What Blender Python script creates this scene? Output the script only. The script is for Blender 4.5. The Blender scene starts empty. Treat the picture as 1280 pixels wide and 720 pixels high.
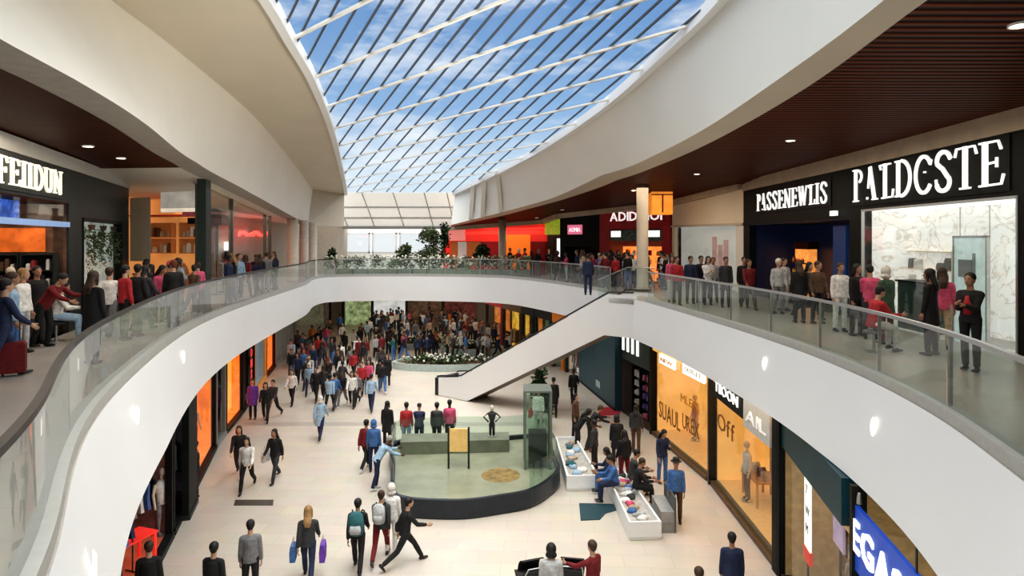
import bpy, bmesh, math, random
from math import sin, cos, pi, radians as R
from mathutils import Vector, Matrix
random.seed(7)
SC = bpy.context.scene
COL = SC.collection
EYE = 7.9            # eye height above the lower floor
ZU = 5.5             # upper floor level
FPX, UC, VH = 800.0, 640.0, 300.0

def fl(u, v, z=0.0):
    "point of a horizontal plane at height z seen at (u, v)"
    Y = FPX * (EYE - z) / (v - VH)
    return Vector(((u - UC) * Y / FPX, Y, z))
def dep(u, v, Y):
    return Vector(((u - UC) * Y / FPX, Y, EYE - (v - VH) * Y / FPX))
def lerp(a, b, t): return a + (b - a) * t
def interp(tab, x):
    if x <= tab[0][0]: return tab[0][1]
    for (a, fa), (b, fb) in zip(tab, tab[1:]):
        if x <= b: return lerp(fa, fb, (x - a) / (b - a))
    return tab[-1][1]
def V3(p): return Vector(p) if len(p) == 3 else Vector((p[0], p[1], 0))
def smooth(pts, n=6, closed=False):
    pts = [V3(p) for p in pts]; N = len(pts); out = []
    rng = range(N if closed else N - 1)
    for i in rng:
        if closed: p0, p1, p2, p3 = (pts[(i + k) % N] for k in (-1, 0, 1, 2))
        else: p0, p1, p2, p3 = pts[max(i - 1, 0)], pts[i], pts[i + 1], pts[min(i + 2, N - 1)]
        for k in range(n):
            t = k / n
            out.append(0.5 * (2 * p1 + (p2 - p0) * t + (2 * p0 - 5 * p1 + 4 * p2 - p3) * t * t + (3 * p1 - p0 - 3 * p2 + p3) * t ** 3))
    if not closed: out.append(pts[-1])
    return out
def resample(pts, n):
    L = [0]
    for a, b in zip(pts, pts[1:]): L.append(L[-1] + (b - a).length)
    out, j = [], 0
    for i in range(n):
        s = L[-1] * i / (n - 1)
        while j < len(L) - 2 and L[j + 1] < s: j += 1
        t = (s - L[j]) / max(L[j + 1] - L[j], 1e-9)
        out.append(pts[j].lerp(pts[j + 1], min(t, 1)))
    return out
def curve_at_y(pts, y):
    for a, b in zip(pts, pts[1:]):
        if min(a.y, b.y) <= y <= max(a.y, b.y) and abs(a.y - b.y) > 1e-6:
            return a.lerp(b, (y - a.y) / (b.y - a.y))
    return pts[0] if abs(pts[0].y - y) < abs(pts[-1].y - y) else pts[-1]

# ------------------------------------------------------------------ materials
MATS = {}
def mat(name, col, rough=0.6, emit=0.0, metal=0.0, var=0.08, scale=6.0, bump=0.0, ecol=None, coords='Object', spec=.5):
    if name in MATS: return MATS[name]
    m = bpy.data.materials.new(name); m.use_nodes = True
    nt = m.node_tree; b = nt.nodes['Principled BSDF']
    tc = nt.nodes.new('ShaderNodeTexCoord'); nz = nt.nodes.new('ShaderNodeTexNoise')
    nz.inputs['Scale'].default_value = scale; nz.inputs['Detail'].default_value = 3
    nt.links.new(tc.outputs[coords], nz.inputs['Vector'])
    rp = nt.nodes.new('ShaderNodeValToRGB')
    c0 = [max(0, c * (1 - var)) for c in col]; c1 = [min(1, c * (1 + var)) for c in col]
    rp.color_ramp.elements[0].color = (*c0, 1); rp.color_ramp.elements[1].color = (*c1, 1)
    rp.color_ramp.elements[0].position = .3; rp.color_ramp.elements[1].position = .7
    nt.links.new(nz.outputs['Fac'], rp.inputs['Fac']); nt.links.new(rp.outputs['Color'], b.inputs['Base Color'])
    b.inputs['Roughness'].default_value = rough; b.inputs['Metallic'].default_value = metal; b.inputs['Specular IOR Level'].default_value = spec
    if emit:
        if ecol: b.inputs['Emission Color'].default_value = (*ecol, 1)
        else: nt.links.new(rp.outputs['Color'], b.inputs['Emission Color'])
        b.inputs['Emission Strength'].default_value = emit
    if bump:
        bp = nt.nodes.new('ShaderNodeBump'); bp.inputs['Strength'].default_value = bump
        nt.links.new(nz.outputs['Fac'], bp.inputs['Height']); nt.links.new(bp.outputs['Normal'], b.inputs['Normal'])
    MATS[name] = m
    return m
def glass_mat(name, tint, refl=0.12, haze=0.0, hazecol=(.9, .92, .9), fres=.55, rough=.03):
    if name in MATS: return MATS[name]
    m = bpy.data.materials.new(name); m.use_nodes = True; nt = m.node_tree
    for n in list(nt.nodes): nt.nodes.remove(n)
    out = nt.nodes.new('ShaderNodeOutputMaterial')
    tr = nt.nodes.new('ShaderNodeBsdfTransparent'); tr.inputs['Color'].default_value = (*tint, 1)
    gl = nt.nodes.new('ShaderNodeBsdfGlossy'); gl.inputs['Roughness'].default_value = rough
    lw = nt.nodes.new('ShaderNodeLayerWeight'); lw.inputs['Blend'].default_value = .25
    ma = nt.nodes.new('ShaderNodeMath'); ma.operation = 'MULTIPLY_ADD'
    ma.inputs[1].default_value = fres; ma.inputs[2].default_value = refl * .5
    nt.links.new(lw.outputs['Fresnel'], ma.inputs[0])
    mx = nt.nodes.new('ShaderNodeMixShader')
    nt.links.new(ma.outputs[0], mx.inputs[0]); nt.links.new(tr.outputs[0], mx.inputs[1]); nt.links.new(gl.outputs[0], mx.inputs[2])
    last = mx
    if haze:
        df = nt.nodes.new('ShaderNodeBsdfDiffuse'); df.inputs['Color'].default_value = (*hazecol, 1)
        m2 = nt.nodes.new('ShaderNodeMixShader'); m2.inputs[0].default_value = haze
        nt.links.new(mx.outputs[0], m2.inputs[1]); nt.links.new(df.outputs[0], m2.inputs[2]); last = m2
    nt.links.new(last.outputs[0], out.inputs['Surface'])
    MATS[name] = m
    return m
def node_mat(name):
    m = bpy.data.materials.new(name); m.use_nodes = True; MATS[name] = m
    return m, m.node_tree, m.node_tree.nodes['Principled BSDF']

# ------------------------------------------------------------------ mesh builder
class MB:
    def __init__(s): s.v, s.f, s.m = [], [], []
    def add(s, vs, fs, mi=0):
        o = len(s.v); s.v += [Vector(p) for p in vs]; s.f += [[o + i for i in f] for f in fs]; s.m += [mi] * len(fs); return s
    def box8(s, p, mi=0):
        return s.add(p, [(0, 3, 2, 1), (4, 5, 6, 7), (0, 1, 5, 4), (1, 2, 6, 5), (2, 3, 7, 6), (3, 0, 4, 7)], mi)
    def box(s, x0, x1, y0, y1, z0, z1, mi=0):
        return s.box8([(x0, y0, z0), (x1, y0, z0), (x1, y1, z0), (x0, y1, z0), (x0, y0, z1), (x1, y0, z1), (x1, y1, z1), (x0, y1, z1)], mi)
    def fbox(s, F, x0, x1, z0, z1, n0, n1, mi=0):
        q = F.pt
        return s.box8([q(x0, z0, n1), q(x1, z0, n1), q(x1, z0, n0), q(x0, z0, n0), q(x0, z1, n1), q(x1, z1, n1), q(x1, z1, n0), q(x0, z1, n0)], mi)
    def loft(s, rows, closed=False, mi=0, caps=False):
        o = len(s.v); n = len(rows[0])
        for r in rows: s.v += [Vector(p) for p in r]
        for i in range(len(rows) - 1):
            for k in range(n if closed else n - 1):
                a, b = o + i * n + k, o + i * n + (k + 1) % n
                s.f.append([a, b, b + n, a + n]); s.m.append(mi)
        if caps:
            s.f.append([o + k for k in range(n)][::-1]); s.m.append(mi)
            s.f.append([o + (len(rows) - 1) * n + k for k in range(n)]); s.m.append(mi)
        return s
    def tube(s, pts, r, seg=8, mi=0, rr=None, lat=None):
        pts = [Vector(p) for p in pts]; rows = []
        for i, p in enumerate(pts):
            d = (pts[min(i + 1, len(pts) - 1)] - pts[max(i - 1, 0)]).normalized()
            l = Vector(lat) if lat else (Vector((0, 0, 1)) if abs(d.z) < .9 else Vector((1, 0, 0)))
            a = (l - d * l.dot(d)).normalized(); b = d.cross(a)
            q = rr[i] if rr else r
            qa, qb = q if isinstance(q, tuple) else (q, q)
            rows.append([p + a * (qa * cos(2 * pi * k / seg)) + b * (qb * sin(2 * pi * k / seg)) for k in range(seg)])
        return s.loft(rows, True, mi, True)
    def lathe(s, prof, c=(0, 0, 0), seg=16, mi=0, caps=True):
        c = Vector(c)
        return s.loft([[c + Vector((r * cos(2 * pi * k / seg), r * sin(2 * pi * k / seg), z)) for k in range(seg)] for r, z in prof], True, mi, caps)
    def ball(s, c, rx, ry=None, rz=None, seg=10, rings=6, mi=0, M=None):
        ry = ry or rx; rz = rz or rx; c = Vector(c); rows = []
        for i in range(rings + 1):
            t = pi * (i + .02) / (rings + .04); q = []
            for k in range(seg):
                p = Vector((rx * sin(t) * cos(2 * pi * k / seg), ry * sin(t) * sin(2 * pi * k / seg), -rz * cos(t)))
                q.append(c + (M @ p if M else p))
            rows.append(q)
        return s.loft(rows, True, mi, True)
    def prism(s, poly, z0, z1, mi=0):
        n = len(poly)
        return s.loft([[(p[0], p[1], z0) for p in poly], [(p[0], p[1], z1) for p in poly]], True, mi, True)
    def mesh(s, name, mats, smooth_=False, clean=True):
        me = bpy.data.meshes.new(name); me.from_pydata([tuple(p) for p in s.v], [], s.f)
        for m in (mats if isinstance(mats, (list, tuple)) else [mats]): me.materials.append(m)
        me.polygons.foreach_set('material_index', s.m)
        if clean:
            bm = bmesh.new(); bm.from_mesh(me); bmesh.ops.recalc_face_normals(bm, faces=bm.faces); bm.to_mesh(me); bm.free()
        if smooth_: me.polygons.foreach_set('use_smooth', [True] * len(me.polygons))
        me.update(); return me
    def build(s, name, mats, parent=None, smooth_=False, clean=True):
        return link(name, s.mesh(name, mats, smooth_, clean), parent)
def link(name, data, parent=None):
    o = bpy.data.objects.new(name, data); COL.objects.link(o)
    if parent:
        o.parent = parent
        o.matrix_parent_inverse = Matrix.Translation(-parent.location) if parent.rotation_euler.z == 0 and parent.parent is None else Matrix()
    return o
def tag(o, label=None, cat=None, group=None, kind=None):
    if label: o['label'] = label
    if cat: o['category'] = cat
    if group: o['group'] = group
    if kind: o['kind'] = kind
    return o
def struct(name, mb, m, parent=None, smooth_=False, label=None):
    o = mb.build(name, m, parent, smooth_)
    o['kind'] = 'structure'
    if label: o['label'] = label
    return o
def thing(name, label, cat, loc=(0, 0, 0), rz=0.0, group=None):
    o = bpy.data.objects.new(name, None); COL.objects.link(o); o.location = loc; o.rotation_euler = (0, 0, rz); o.empty_display_size = .2
    return tag(o, label, cat, group)
def sub(name, mb, m, parent, smooth_=False):
    "part given in the parent's local coordinates"
    o = link(name, mb.mesh(name, m, smooth_)); o.parent = parent
    return o
def copy_tree(o, parent=None):
    c = o.copy(); COL.objects.link(c)
    if parent:
        c.parent = parent; c.matrix_parent_inverse = o.matrix_parent_inverse.copy()
    for ch in o.children: copy_tree(ch, c)
    return c

class F:
    "an upright wall plane: x to the right as seen from the void, z up, n towards the viewer"
    def __init__(s, pl, pr, z0=0.0):
        s.o = Vector((pl[0], pl[1], 0)); d = Vector((pr[0], pr[1], 0)) - s.o
        s.w = d.length; s.d = d.normalized(); s.n = Vector((s.d.y, -s.d.x, 0)); s.z0 = z0
    def pt(s, x, z, n=0.0): return s.o + s.d * x + s.n * n + Vector((0, 0, z))
    def xu(s, u, n=0.0):
        k = (u - UC) / FPX; o = s.o + s.n * n
        return (k * o.y - o.x) / (s.d.x - k * s.d.y)
    def zv(s, u, v, n=0.0):
        y = s.pt(s.xu(u, n), 0, n).y
        return EYE - (v - VH) * y / FPX
    def rect(s, u0, v0, u1, v1, n=0.0):
        uc = (u0 + u1) / 2
        return s.xu(u0, n), s.xu(u1, n), s.zv(uc, v1, n), s.zv(uc, v0, n)
    def mtx(s, x, z, n): 
        p = s.pt(x, z, n)
        return Matrix(((s.d.x, 0, s.n.x, p.x), (s.d.y, 0, s.n.y, p.y), (0, 1, 0, p.z), (0, 0, 0, 1)))

def text_mesh(txt, size=1.0, sx=1.0, ext=.02, bold=0.0):
    cu = bpy.data.curves.new('letter', 'FONT'); cu.body = txt; cu.size = size; cu.extrude = ext; cu.offset = bold; cu.resolution_u = 2
    o = bpy.data.objects.new('letter', cu); COL.objects.link(o)
    dg = bpy.context.evaluated_depsgraph_get(); me = bpy.data.meshes.new_from_object(o.evaluated_get(dg))
    bpy.data.objects.remove(o); bpy.data.curves.remove(cu)
    for v in me.vertices: v.co.x *= sx
    return me
def letters(txt, Fc, x0, x1, z0, z1, n, m, parent, bold=0.0, ext=.03):
    "writing on a wall plane, one part per letter, fitted between x0..x1 and z0..z1"
    ms, adv = [], 0.0
    for ch in txt:
        if ch == ' ': adv += .35; continue
        me = text_mesh(ch, 1.0, 1.0, ext, bold)
        xs = [v.co.x for v in me.vertices]; ys = [v.co.y for v in me.vertices]
        ms.append((me, min(xs), max(xs), min(ys), max(ys), adv)); adv += max(xs) - min(xs) + .09
    adv -= .09; kx = (x1 - x0) / adv
    for me, a, b, c, d, off in ms:
        kz = (z1 - z0) / .72 if c > -.05 else (z1 - z0) / .9
        for v in me.vertices: v.co = Vector(((v.co.x - a + off) * kx, (v.co.y) * kz, v.co.z))
        me.materials.clear(); me.materials.append(m)
        me.transform(Fc.mtx(x0, z0, n))
        link('letter', me, parent)
def serif_letters(txt, Fc, x0, x1, z0, z1, n, m, parent):
    "tall narrow display letters with thick and thin strokes; '.' entries follow the sign"
    def arc(cx, cy, rx, ry, a0, a1, k=14): return [(cx + rx * cos(R(lerp(a0, a1, i / k))), cy + ry * sin(R(lerp(a0, a1, i / k)))) for i in range(k + 1)]
    t = .05
    G = {
     'P': (.52, [([(.13, 0), (.13, 1)], .15), ([(0, .02), (.28, .02)], t), ([(-.02, .98), (.2, .98)], t), ([(.16, .97)] + arc(.2, .77, .24, .2, 90, -60), .075)]),
     'A': (.62, [([(.1, .04), (.13, .1)], .05), ([(.16, .36), (.25, .96)], t), ([(.25, 1.0), (.47, .02)], .15), ([(.36, .02), (.62, .02)], t)]),
     'L': (.6, [([(0, .98), (.06, .84)], .045), ([(.05, .97), (.5, .97)], t), ([(.25, 0), (.25, 1)], .15), ([(.1, .02), (.58, .03), (.62, .25)], t)]),
     'D': (.66, [([(.13, 0), (.13, 1)], .14), ([(0, .02), (.3, .02)], t), ([(0, .98), (.3, .98)], t), ([(.28, .98)] + arc(.26, .5, .36, .48, 88, -88) + [(.26, .02)], .1)]),
     'C': (.66, [(arc(.38, .5, .3, .47, 35, 325, 24), .1), ([(.4, .56), (.45, .56)], .05), ([(.62, .72), (.66, .86)], t)]),
     'S': (.62, [([(.56, .78)] + arc(.32, .77, .22, .21, 25, 200, 10) + [(.3, .56), (.46, .36)] + arc(.31, .23, .22, .21, 25, -170, 10), .11), ([(.09, .2), (.07, .32)], t)]),
     'T': (.62, [([(.3, 0), (.3, 1)], .15), ([(.14, .02), (.46, .02)], t), ([(-.02, .78), (.03, .97), (.58, .97), (.64, .78)], t)]),
     'E': (.64, [([(.16, 0), (.16, 1)], .16), ([(0, .02), (.6, .03), (.66, .24)], t), ([(0, .98), (.52, .97), (.6, .78)], t), ([(.2, .5), (.48, .52)], t), ([(.48, .4), (.48, .62)], .04)]),
    }
    G.update({
     'F': (.6, [([(.16, 0), (.16, 1)], .16), ([(.02, .02), (.32, .02)], t), ([(0, .98), (.5, .97), (.58, .78)], t), ([(.2, .5), (.46, .52)], t), ([(.46, .4), (.46, .62)], .04)]),
     'I': (.32, [([(.16, 0), (.16, 1)], .15), ([(0, .02), (.32, .02)], t), ([(0, .98), (.32, .98)], t)]),
     'U': (.66, [([(.14, 1), (.14, .3)] + arc(.35, .26, .21, .24, 180, 360, 10) + [(.56, 1)], .1), ([(0, .98), (.28, .98)], t), ([(.44, .98), (.66, .98)], t)]),
     'N': (.7, [([(.1, 0), (.1, 1)], t), ([(.08, 1), (.58, 0)], .14), ([(.6, 0), (.6, 1)], t), ([(0, .02), (.22, .02)], t), ([(.48, .98), (.72, .98)], t)]),
     'W': (.9, [([(.08, 1), (.28, .02)], .13), ([(.28, .02), (.44, .9)], t), ([(.42, 1), (.62, .02)], .13), ([(.62, .02), (.82, 1)], t), ([(0, .98), (.2, .98)], t)]),
    })
    tot = sum(G[c][0] + .1 for c in txt) - .1; kx = (x1 - x0) / tot; kz = z1 - z0; off = 0
    for c in txt:
        w, strokes = G[c]; mb = MB()
        for pts, wd in strokes:
            q = [Vector(((p[0] + off) * kx, p[1] * kz, 0)) for p in pts]; wd = wd * kx * .8; lo, hi = [], []
            for i, p in enumerate(q):
                d = (q[min(i + 1, len(q) - 1)] - q[max(i - 1, 0)]).normalized(); nn = Vector((-d.y, d.x, 0))
                lo.append(p - nn * wd / 2); hi.append(p + nn * wd / 2)
            rows = [[(p.x, p.y, 0), (r.x, r.y, 0), (r.x, r.y, .05), (p.x, p.y, .05)] for p, r in zip(lo, hi)]
            mb.loft(rows, True, 0, True)
        mb.v = [Fc.mtx(x0, z0, n) @ p for p in mb.v]
        mb.build('letter', m, parent); off += w + .1
# ------------------------------------------------------------------ shared materials
white = mat('white_paint', (.80, .81, .82), .45, var=.02, scale=.4)
white_warm = mat('warm_white_paint', (.80, .77, .70), .55, var=.03, scale=.5)
beige = mat('beige_paint', (.60, .54, .44), .6, var=.04, scale=.5)
cream = mat('cream_panel', (.84, .75, .58), .55, var=.03, scale=.8)
grey_trim = mat('grey_trim', (.42, .42, .40), .45, var=.05)
steel = mat('brushed_steel', (.55, .56, .56), .3, metal=.8, var=.05, scale=20)
dark_metal = mat('dark_metal', (.03, .033, .035), .35, metal=.4, var=.2)
black = mat('black_cladding', (.010, .012, .012), .5, var=.25, scale=3, spec=.15)
charcoal = mat('charcoal_cladding', (.026, .032, .032), .45, var=.2, scale=2, spec=.25)
teal = mat('teal_cladding', (.008, .055, .07), .4, var=.2, scale=2)
navy = mat('navy_cladding', (.006, .012, .035), .35, var=.3, scale=2)
lit_white = mat('lit_white_panel', (.9, .9, .86), .5, emit=1.1, var=.02)
lamp_warm = mat('warm_lamp_lens', (1, .85, .6), .4, emit=14, var=.01, ecol=(1, .86, .62))
letter_white = mat('white_letter', (.92, .92, .9), .4, emit=.75, var=.01)
letter_cream = mat('cream_letter', (.95, .9, .74), .4, emit=.7, var=.01)
letter_black = mat('black_letter', (.02, .02, .02), .5)
letter_brown = mat('brown_letter', (.22, .09, .02), .5)
glass_sky = glass_mat('roof_glass', (.94, .97, .985), .0, fres=.06, rough=.4)
glass_bal = glass_mat('balustrade_glass', (.70, .81, .775), .14, haze=.05)
glass_balL = glass_mat('painted_sheen_glass', (.80, .86, .84), .3, haze=.17)  # diffuse white mixed into the glass stands in for its pale reflection
glass_shop = glass_mat('shop_glass', (.95, .965, .965), .05, fres=.16)
glass_green = glass_mat('green_glass', (.70, .83, .76), .12, haze=.03, hazecol=(.6, .75, .65))

def tile_mat(name, c1, c2, mortar, bw, rh, rough, scale=1.0):
    m, nt, b = node_mat(name)
    tc = nt.nodes.new('ShaderNodeTexCoord'); br = nt.nodes.new('ShaderNodeTexBrick')
    mp = nt.nodes.new('ShaderNodeMapping'); mp.inputs['Rotation'].default_value = (0, 0, .06)
    nt.links.new(tc.outputs['Object'], mp.inputs['Vector']); nt.links.new(mp.outputs['Vector'], br.inputs['Vector'])
    br.offset = .5; br.inputs['Scale'].default_value = scale; br.inputs['Brick Width'].default_value = bw; br.inputs['Row Height'].default_value = rh
    br.inputs['Mortar Size'].default_value = .006; br.inputs['Color1'].default_value = (*c1, 1); br.inputs['Color2'].default_value = (*c2, 1); br.inputs['Mortar'].default_value = (*mortar, 1)
    nz = nt.nodes.new('ShaderNodeTexNoise'); nz.inputs['Scale'].default_value = 1.3; nz.inputs['Detail'].default_value = 5
    nt.links.new(tc.outputs['Object'], nz.inputs['Vector'])
    mx = nt.nodes.new('ShaderNodeMix'); mx.data_type = 'RGBA'; mx.blend_type = 'MULTIPLY'; mx.inputs[0].default_value = .22
    nt.links.new(br.outputs['Color'], mx.inputs[6]); nt.links.new(nz.outputs['Color'], mx.inputs[7])
    hs = nt.nodes.new('ShaderNodeHueSaturation'); hs.inputs['Saturation'].default_value = .9
    nt.links.new(mx.outputs[2], hs.inputs['Color'])
    nt.links.new(hs.outputs['Color'], b.inputs['Base Color']); b.inputs['Roughness'].default_value = rough
    return m
floor_m = tile_mat('stone_floor_tiles', (.66, .585, .50), (.61, .54, .465), (.50, .44, .38), 1.2, .6, .33)
floor_up = tile_mat('upper_floor_tiles', (.50, .46, .41), (.46, .42, .375), (.36, .33, .30), 1.2, .6, .3)

def slat_mat():
    m, nt, b = node_mat('brown_slat_ceiling')
    tc = nt.nodes.new('ShaderNodeTexCoord'); wv = nt.nodes.new('ShaderNodeTexWave'); wv.wave_type = 'BANDS'; wv.bands_direction = 'Y'
    wv.inputs['Scale'].default_value = 1.5; wv.inputs['Distortion'].default_value = 0; wv.wave_profile = 'SIN'
    nt.links.new(tc.outputs['Object'], wv.inputs['Vector'])
    rp = nt.nodes.new('ShaderNodeValToRGB'); rp.color_ramp.elements[0].color = (.012, .006, .004, 1); rp.color_ramp.elements[1].color = (.165, .042, .02, 1)
    rp.color_ramp.elements[0].position = .25; rp.color_ramp.elements[1].position = .75
    nt.links.new(wv.outputs['Fac'], rp.inputs['Fac']); nt.links.new(rp.outputs['Color'], b.inputs['Base Color'])
    bp = nt.nodes.new('ShaderNodeBump'); bp.inputs['Strength'].default_value = .6; bp.inputs['Distance'].default_value = .05
    nt.links.new(wv.outputs['Fac'], bp.inputs['Height']); nt.links.new(bp.outputs['Normal'], b.inputs['Normal'])
    b.inputs['Roughness'].default_value = .5; b.inputs['Specular IOR Level'].default_value = .06
    return m
slat = slat_mat()
brown_flat = mat('brown_ceiling', (.06, .016, .008), .5, var=.2, scale=2, spec=.08)
# ------------------------------------------------------------------ curves of the place (plan, metres)
EDGE = smooth([(4.75, 5.2), (5.02, 6.25), (5.45, 7.6), (5.78, 8.9), (6.1, 11.0), (6.18, 13.3), (6.1, 15.5), (5.8, 19), (5.3, 23.2), (4.85, 26.0), (3.4, 32.0),
               (.75, 38.2), (-1.4, 40.6), (-5.2, 41.7), (-9, 41.8), (-11.6, 41.0), (-11.9, 38.5), (-10.9, 33.7), (-10.1, 26.7), (-9.2, 19.6), (-7.9, 14.8), (-6.5, 10.85),
               (-5.75, 8.97), (-4.95, 7.33), (-4.1, 5.9), (-3.5, 4.95), (-2.8, 3.6), (-2.2, 2.0), (-1.9, 0), (-2.0, -3), (0, -4.5), (3, -3.5), (4.2, 0), (4.5, 3)], 6, True)
NE = len(EDGE)
for _ in range(14):
    EDGE = [p if p.y > 28 else p * .5 + (EDGE[i - 1] + EDGE[(i + 1) % NE]) * .25 for i, p in enumerate(EDGE)]
CEN = Vector((-2.5, 21, 0))
def nrm_out(pts, i, closed=True):
    n = len(pts); a, b = pts[(i - 1) % n], pts[(i + 1) % n]
    t = (b - a).normalized(); nn = Vector((t.y, -t.x, 0))
    return nn if nn.dot(pts[i] - CEN) > 0 else -nn
EN = [nrm_out(EDGE, i) for i in range(NE)]
def lean(y): return interp([(12, .38), (22, .05), (30, 0)], y)
def at(p, z): return Vector((p[0], p[1], z))
TOPZ, BOTZ = ZU + .02, 3.92
BOTE = [p - n * lean(p.y) for p, n in zip(EDGE, EN)]
OUT = [CEN + (p - CEN) * 2.6 for p in EDGE]
ring = lambda mb, A, za, B, zb: mb.loft([[at(p, za) for p in A], [at(p, zb) for p in B]], True)
mb = MB(); ring(mb, EDGE, TOPZ, OUT, TOPZ); struct('floor_upper', mb, floor_up)
mb = MB(); ring(mb, EDGE, TOPZ, BOTE, BOTZ); struct('trim_1', mb, white, smooth_=True)
mb = MB(); ring(mb, BOTE, BOTZ, OUT, BOTZ); struct('ceiling_lower', mb, white_warm)
mb = MB(); mb.add([(-32, -8, 0), (26, -8, 0), (26, 76, 0), (-32, 76, 0)], [(0, 1, 2, 3)]); struct('floor', mb, floor_m)
# darker stone bands let into the lower floor
band = mat('grey_stone_band', (.42, .38, .34), .35, var=.06)
mb = MB(); mb.box(-12.2, .6, 27.2, 27.75, .001, .004); mb.box(1.8, 3.9, 29.6, 30.0, .001, .004); struct('trim_2', mb, band)

# upper ring, right: lower rim, sloping face, skylight edge
def zs(y): return EYE + 3.3 + .055 * (44 - y)
ZR = [(28, 2.65), (34, 2.1), (38, 1.8), (42, 1.45), (47, .98), (52, .9)]
def zr(y): return EYE + interp(ZR, y)
ZL = [(18, 2.2), (24, 1.8), (40, 1.05), (46, .9)]
def zl(y): return EYE + interp(ZL, y)
NR = 60
RIM = resample(smooth([(2.5, -2), (3.9, 2.5), (4.35, 5), (4.6, 7.2), (5.15, 11.4), (5.4, 17.4), (5.2, 23), (4.6, 28.3), (2.55, 34), (-.67, 41), (-4.5, 47)], 8), NR)
FAC = resample(smooth([(2.1, -2), (3.4, 2.5), (3.85, 5), (4.15, 7.2), (4.36, 9.6), (4.62, 15), (4.5, 20), (4.05, 24.7), (2.1, 32), (-.6, 37.8), (-4.2, 44)], 8), NR)
SKR = resample(smooth([(2.1, -2), (3.6, 2.5), (4.2, 6), (4.45, 10), (4.42, 13.3), (4.15, 15.7), (3.25, 21.7), (1.23, 29.9), (-1.5, 38), (-4, 45)], 8), NR)
fz = lambda p: at(p, zr(p.y * 1.06) + .02)
mb = MB(); mb.loft([[fz(p) for p in FAC], [at(p, zs(p.y)) for p in SKR]]); struct('trim_3', mb, mat('ring_face_paint', (.80, .795, .75), .55, var=.02, scale=.5), smooth_=True)
mb = MB(); mb.loft([[at(p, zr(p.y)) for p in RIM], [fz(p) for p in FAC]]); struct('trim_4', mb, beige, smooth_=True)
# upright ribs on the far end of the right face
for i, (a, b) in enumerate([(.86, .80), (.90, .85), (.94, .90)]):
    A, B = FAC[int(a * (NR - 1))], SKR[int(b * (NR - 1))]
    p, q = fz(A), at(B, zs(B.y)); off = Vector((-.25, -.1, 0)); w = Vector((.0, .5, 0))
    mb = MB(); mb.box8([p + off, p + off + w, p + w, p, q + off, q + off + w, q + w, q]); struct('trim_%d' % (5 + i), mb, white_warm)
# upper ring, left
NL = 60
CL = resample(smooth([(-2.6, -2), (-3.6, 1), (-4.4, 3), (-5.05, 5), (-5.6, 7), (-6.07, 9.1), (-6.9, 12), (-8.9, 18), (-9.87, 24), (-11.6, 33), (-13.1, 41)], 8), NL)
BT = resample(smooth([(-5.6, -2), (-6.6, 1), (-7.3, 5), (-8.0, 10), (-8.25, 13.3), (-8.42, 16), (-9.1, 22.2), (-10.4, 29.2), (-12.0, 37), (-13.2, 42.4)], 8), NL)
SKL = resample(smooth([(-2.3, -2), (-3.3, 1), (-4.2, 5), (-4.9, 10), (-5.2, 13.3), (-5.5, 15.5), (-5.98, 18.9), (-7.4, 26.1), (-10.7, 40.5), (-11.8, 45)], 8), NL)
mb = MB(); mb.loft([[at(p, zl(p.y)) for p in CL], [at(p, zs(p.y) - .06) for p in BT]]); struct('trim_8', mb, white_warm, smooth_=True)
mb = MB(); mb.loft([[at(p, zs(p.y) - .06) for p in BT], [at(p, zs(p.y) - .02) for p in SKL]]); struct('trim_9', mb, beige, smooth_=True)
a, b, c = SKL[-1], BT[-1], CL[-1]
mb = MB(); mb.add([at(a, zs(a.y)), at(a, EYE + .95), at(c, EYE + .95), at(b, zs(b.y))], [(0, 1, 2, 3)]); struct('trim_10', mb, beige)
# white kerb under the glass roof edge
def kerb(name, pts, side):
    rows = []
    for i, p in enumerate(pts):
        t = (pts[min(i + 1, len(pts) - 1)] - pts[max(i - 1, 0)]).normalized(); n = Vector((t.y, -t.x, 0)) * side; z = zs(p.y)
        rows.append([at(p, z - .12), at(p + n * .22, z - .12), at(p + n * .22, z + .2), at(p, z + .2)])
    m_ = MB(); m_.loft(rows, True, 0, True); struct(name, m_, white, smooth_=False)
kerb('trim_11', SKL, 1); kerb('trim_12', SKR, -1)

# ------------------------------------------------------------------ glass roof
sky_root = bpy.data.objects.new('window_1', None); COL.objects.link(sky_root); sky_root['kind'] = 'structure'; sky_root['label'] = 'large curved glass roof over the atrium with crossing white ribs and dark bars'
mb = MB(); mb.loft([[at(p, zs(p.y) + .16) for p in SKL], [at(p, zs(p.y) + .16) for p in SKR]]); struct('glass', mb, glass_sky, sky_root)
rib_m = mat('white_rib_paint', (.82, .80, .75), .5, var=.03); bar_m = mat('dark_bar_paint', (.045, .06, .085), .5, var=.1)
def in_roof(p):
    if p.y > 45 or p.y < -1: return False
    l, r = curve_at_y(SKL, p.y), curve_at_y(SKR, p.y)
    return l.x < p.x < r.x
def clip_line(p, d, L=70):
    on = [i * .25 for i in range(int(L / .25)) if in_roof(p + d * (i * .25))]
    return (p + d * on[0], p + d * on[-1]) if len(on) > 3 else None
def beam(name, a, b, w, h, dz, m):
    A, B = at(a, zs(a.y) + dz), at(b, zs(b.y) + dz); t = (B - A).normalized(); s = t.cross(Vector((0, 0, 1))).normalized() * w / 2; up = Vector((0, 0, h))
    k = MB(); k.box8([A - s, A + s, B + s, B - s, A - s + up, A + s + up, B + s + up, B - s + up]); struct(name, k, m, sky_root)
d = Vector((.73, -.683, 0)).normalized(); n = Vector((-d.y, d.x, 0))
k = -2.0
while k < 27:
    c = clip_line(n * k - d * 40, d, 90)
    if c: beam('rib', c[0], c[1], .085, .06, .02, rib_m)
    k += 1.95
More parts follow.
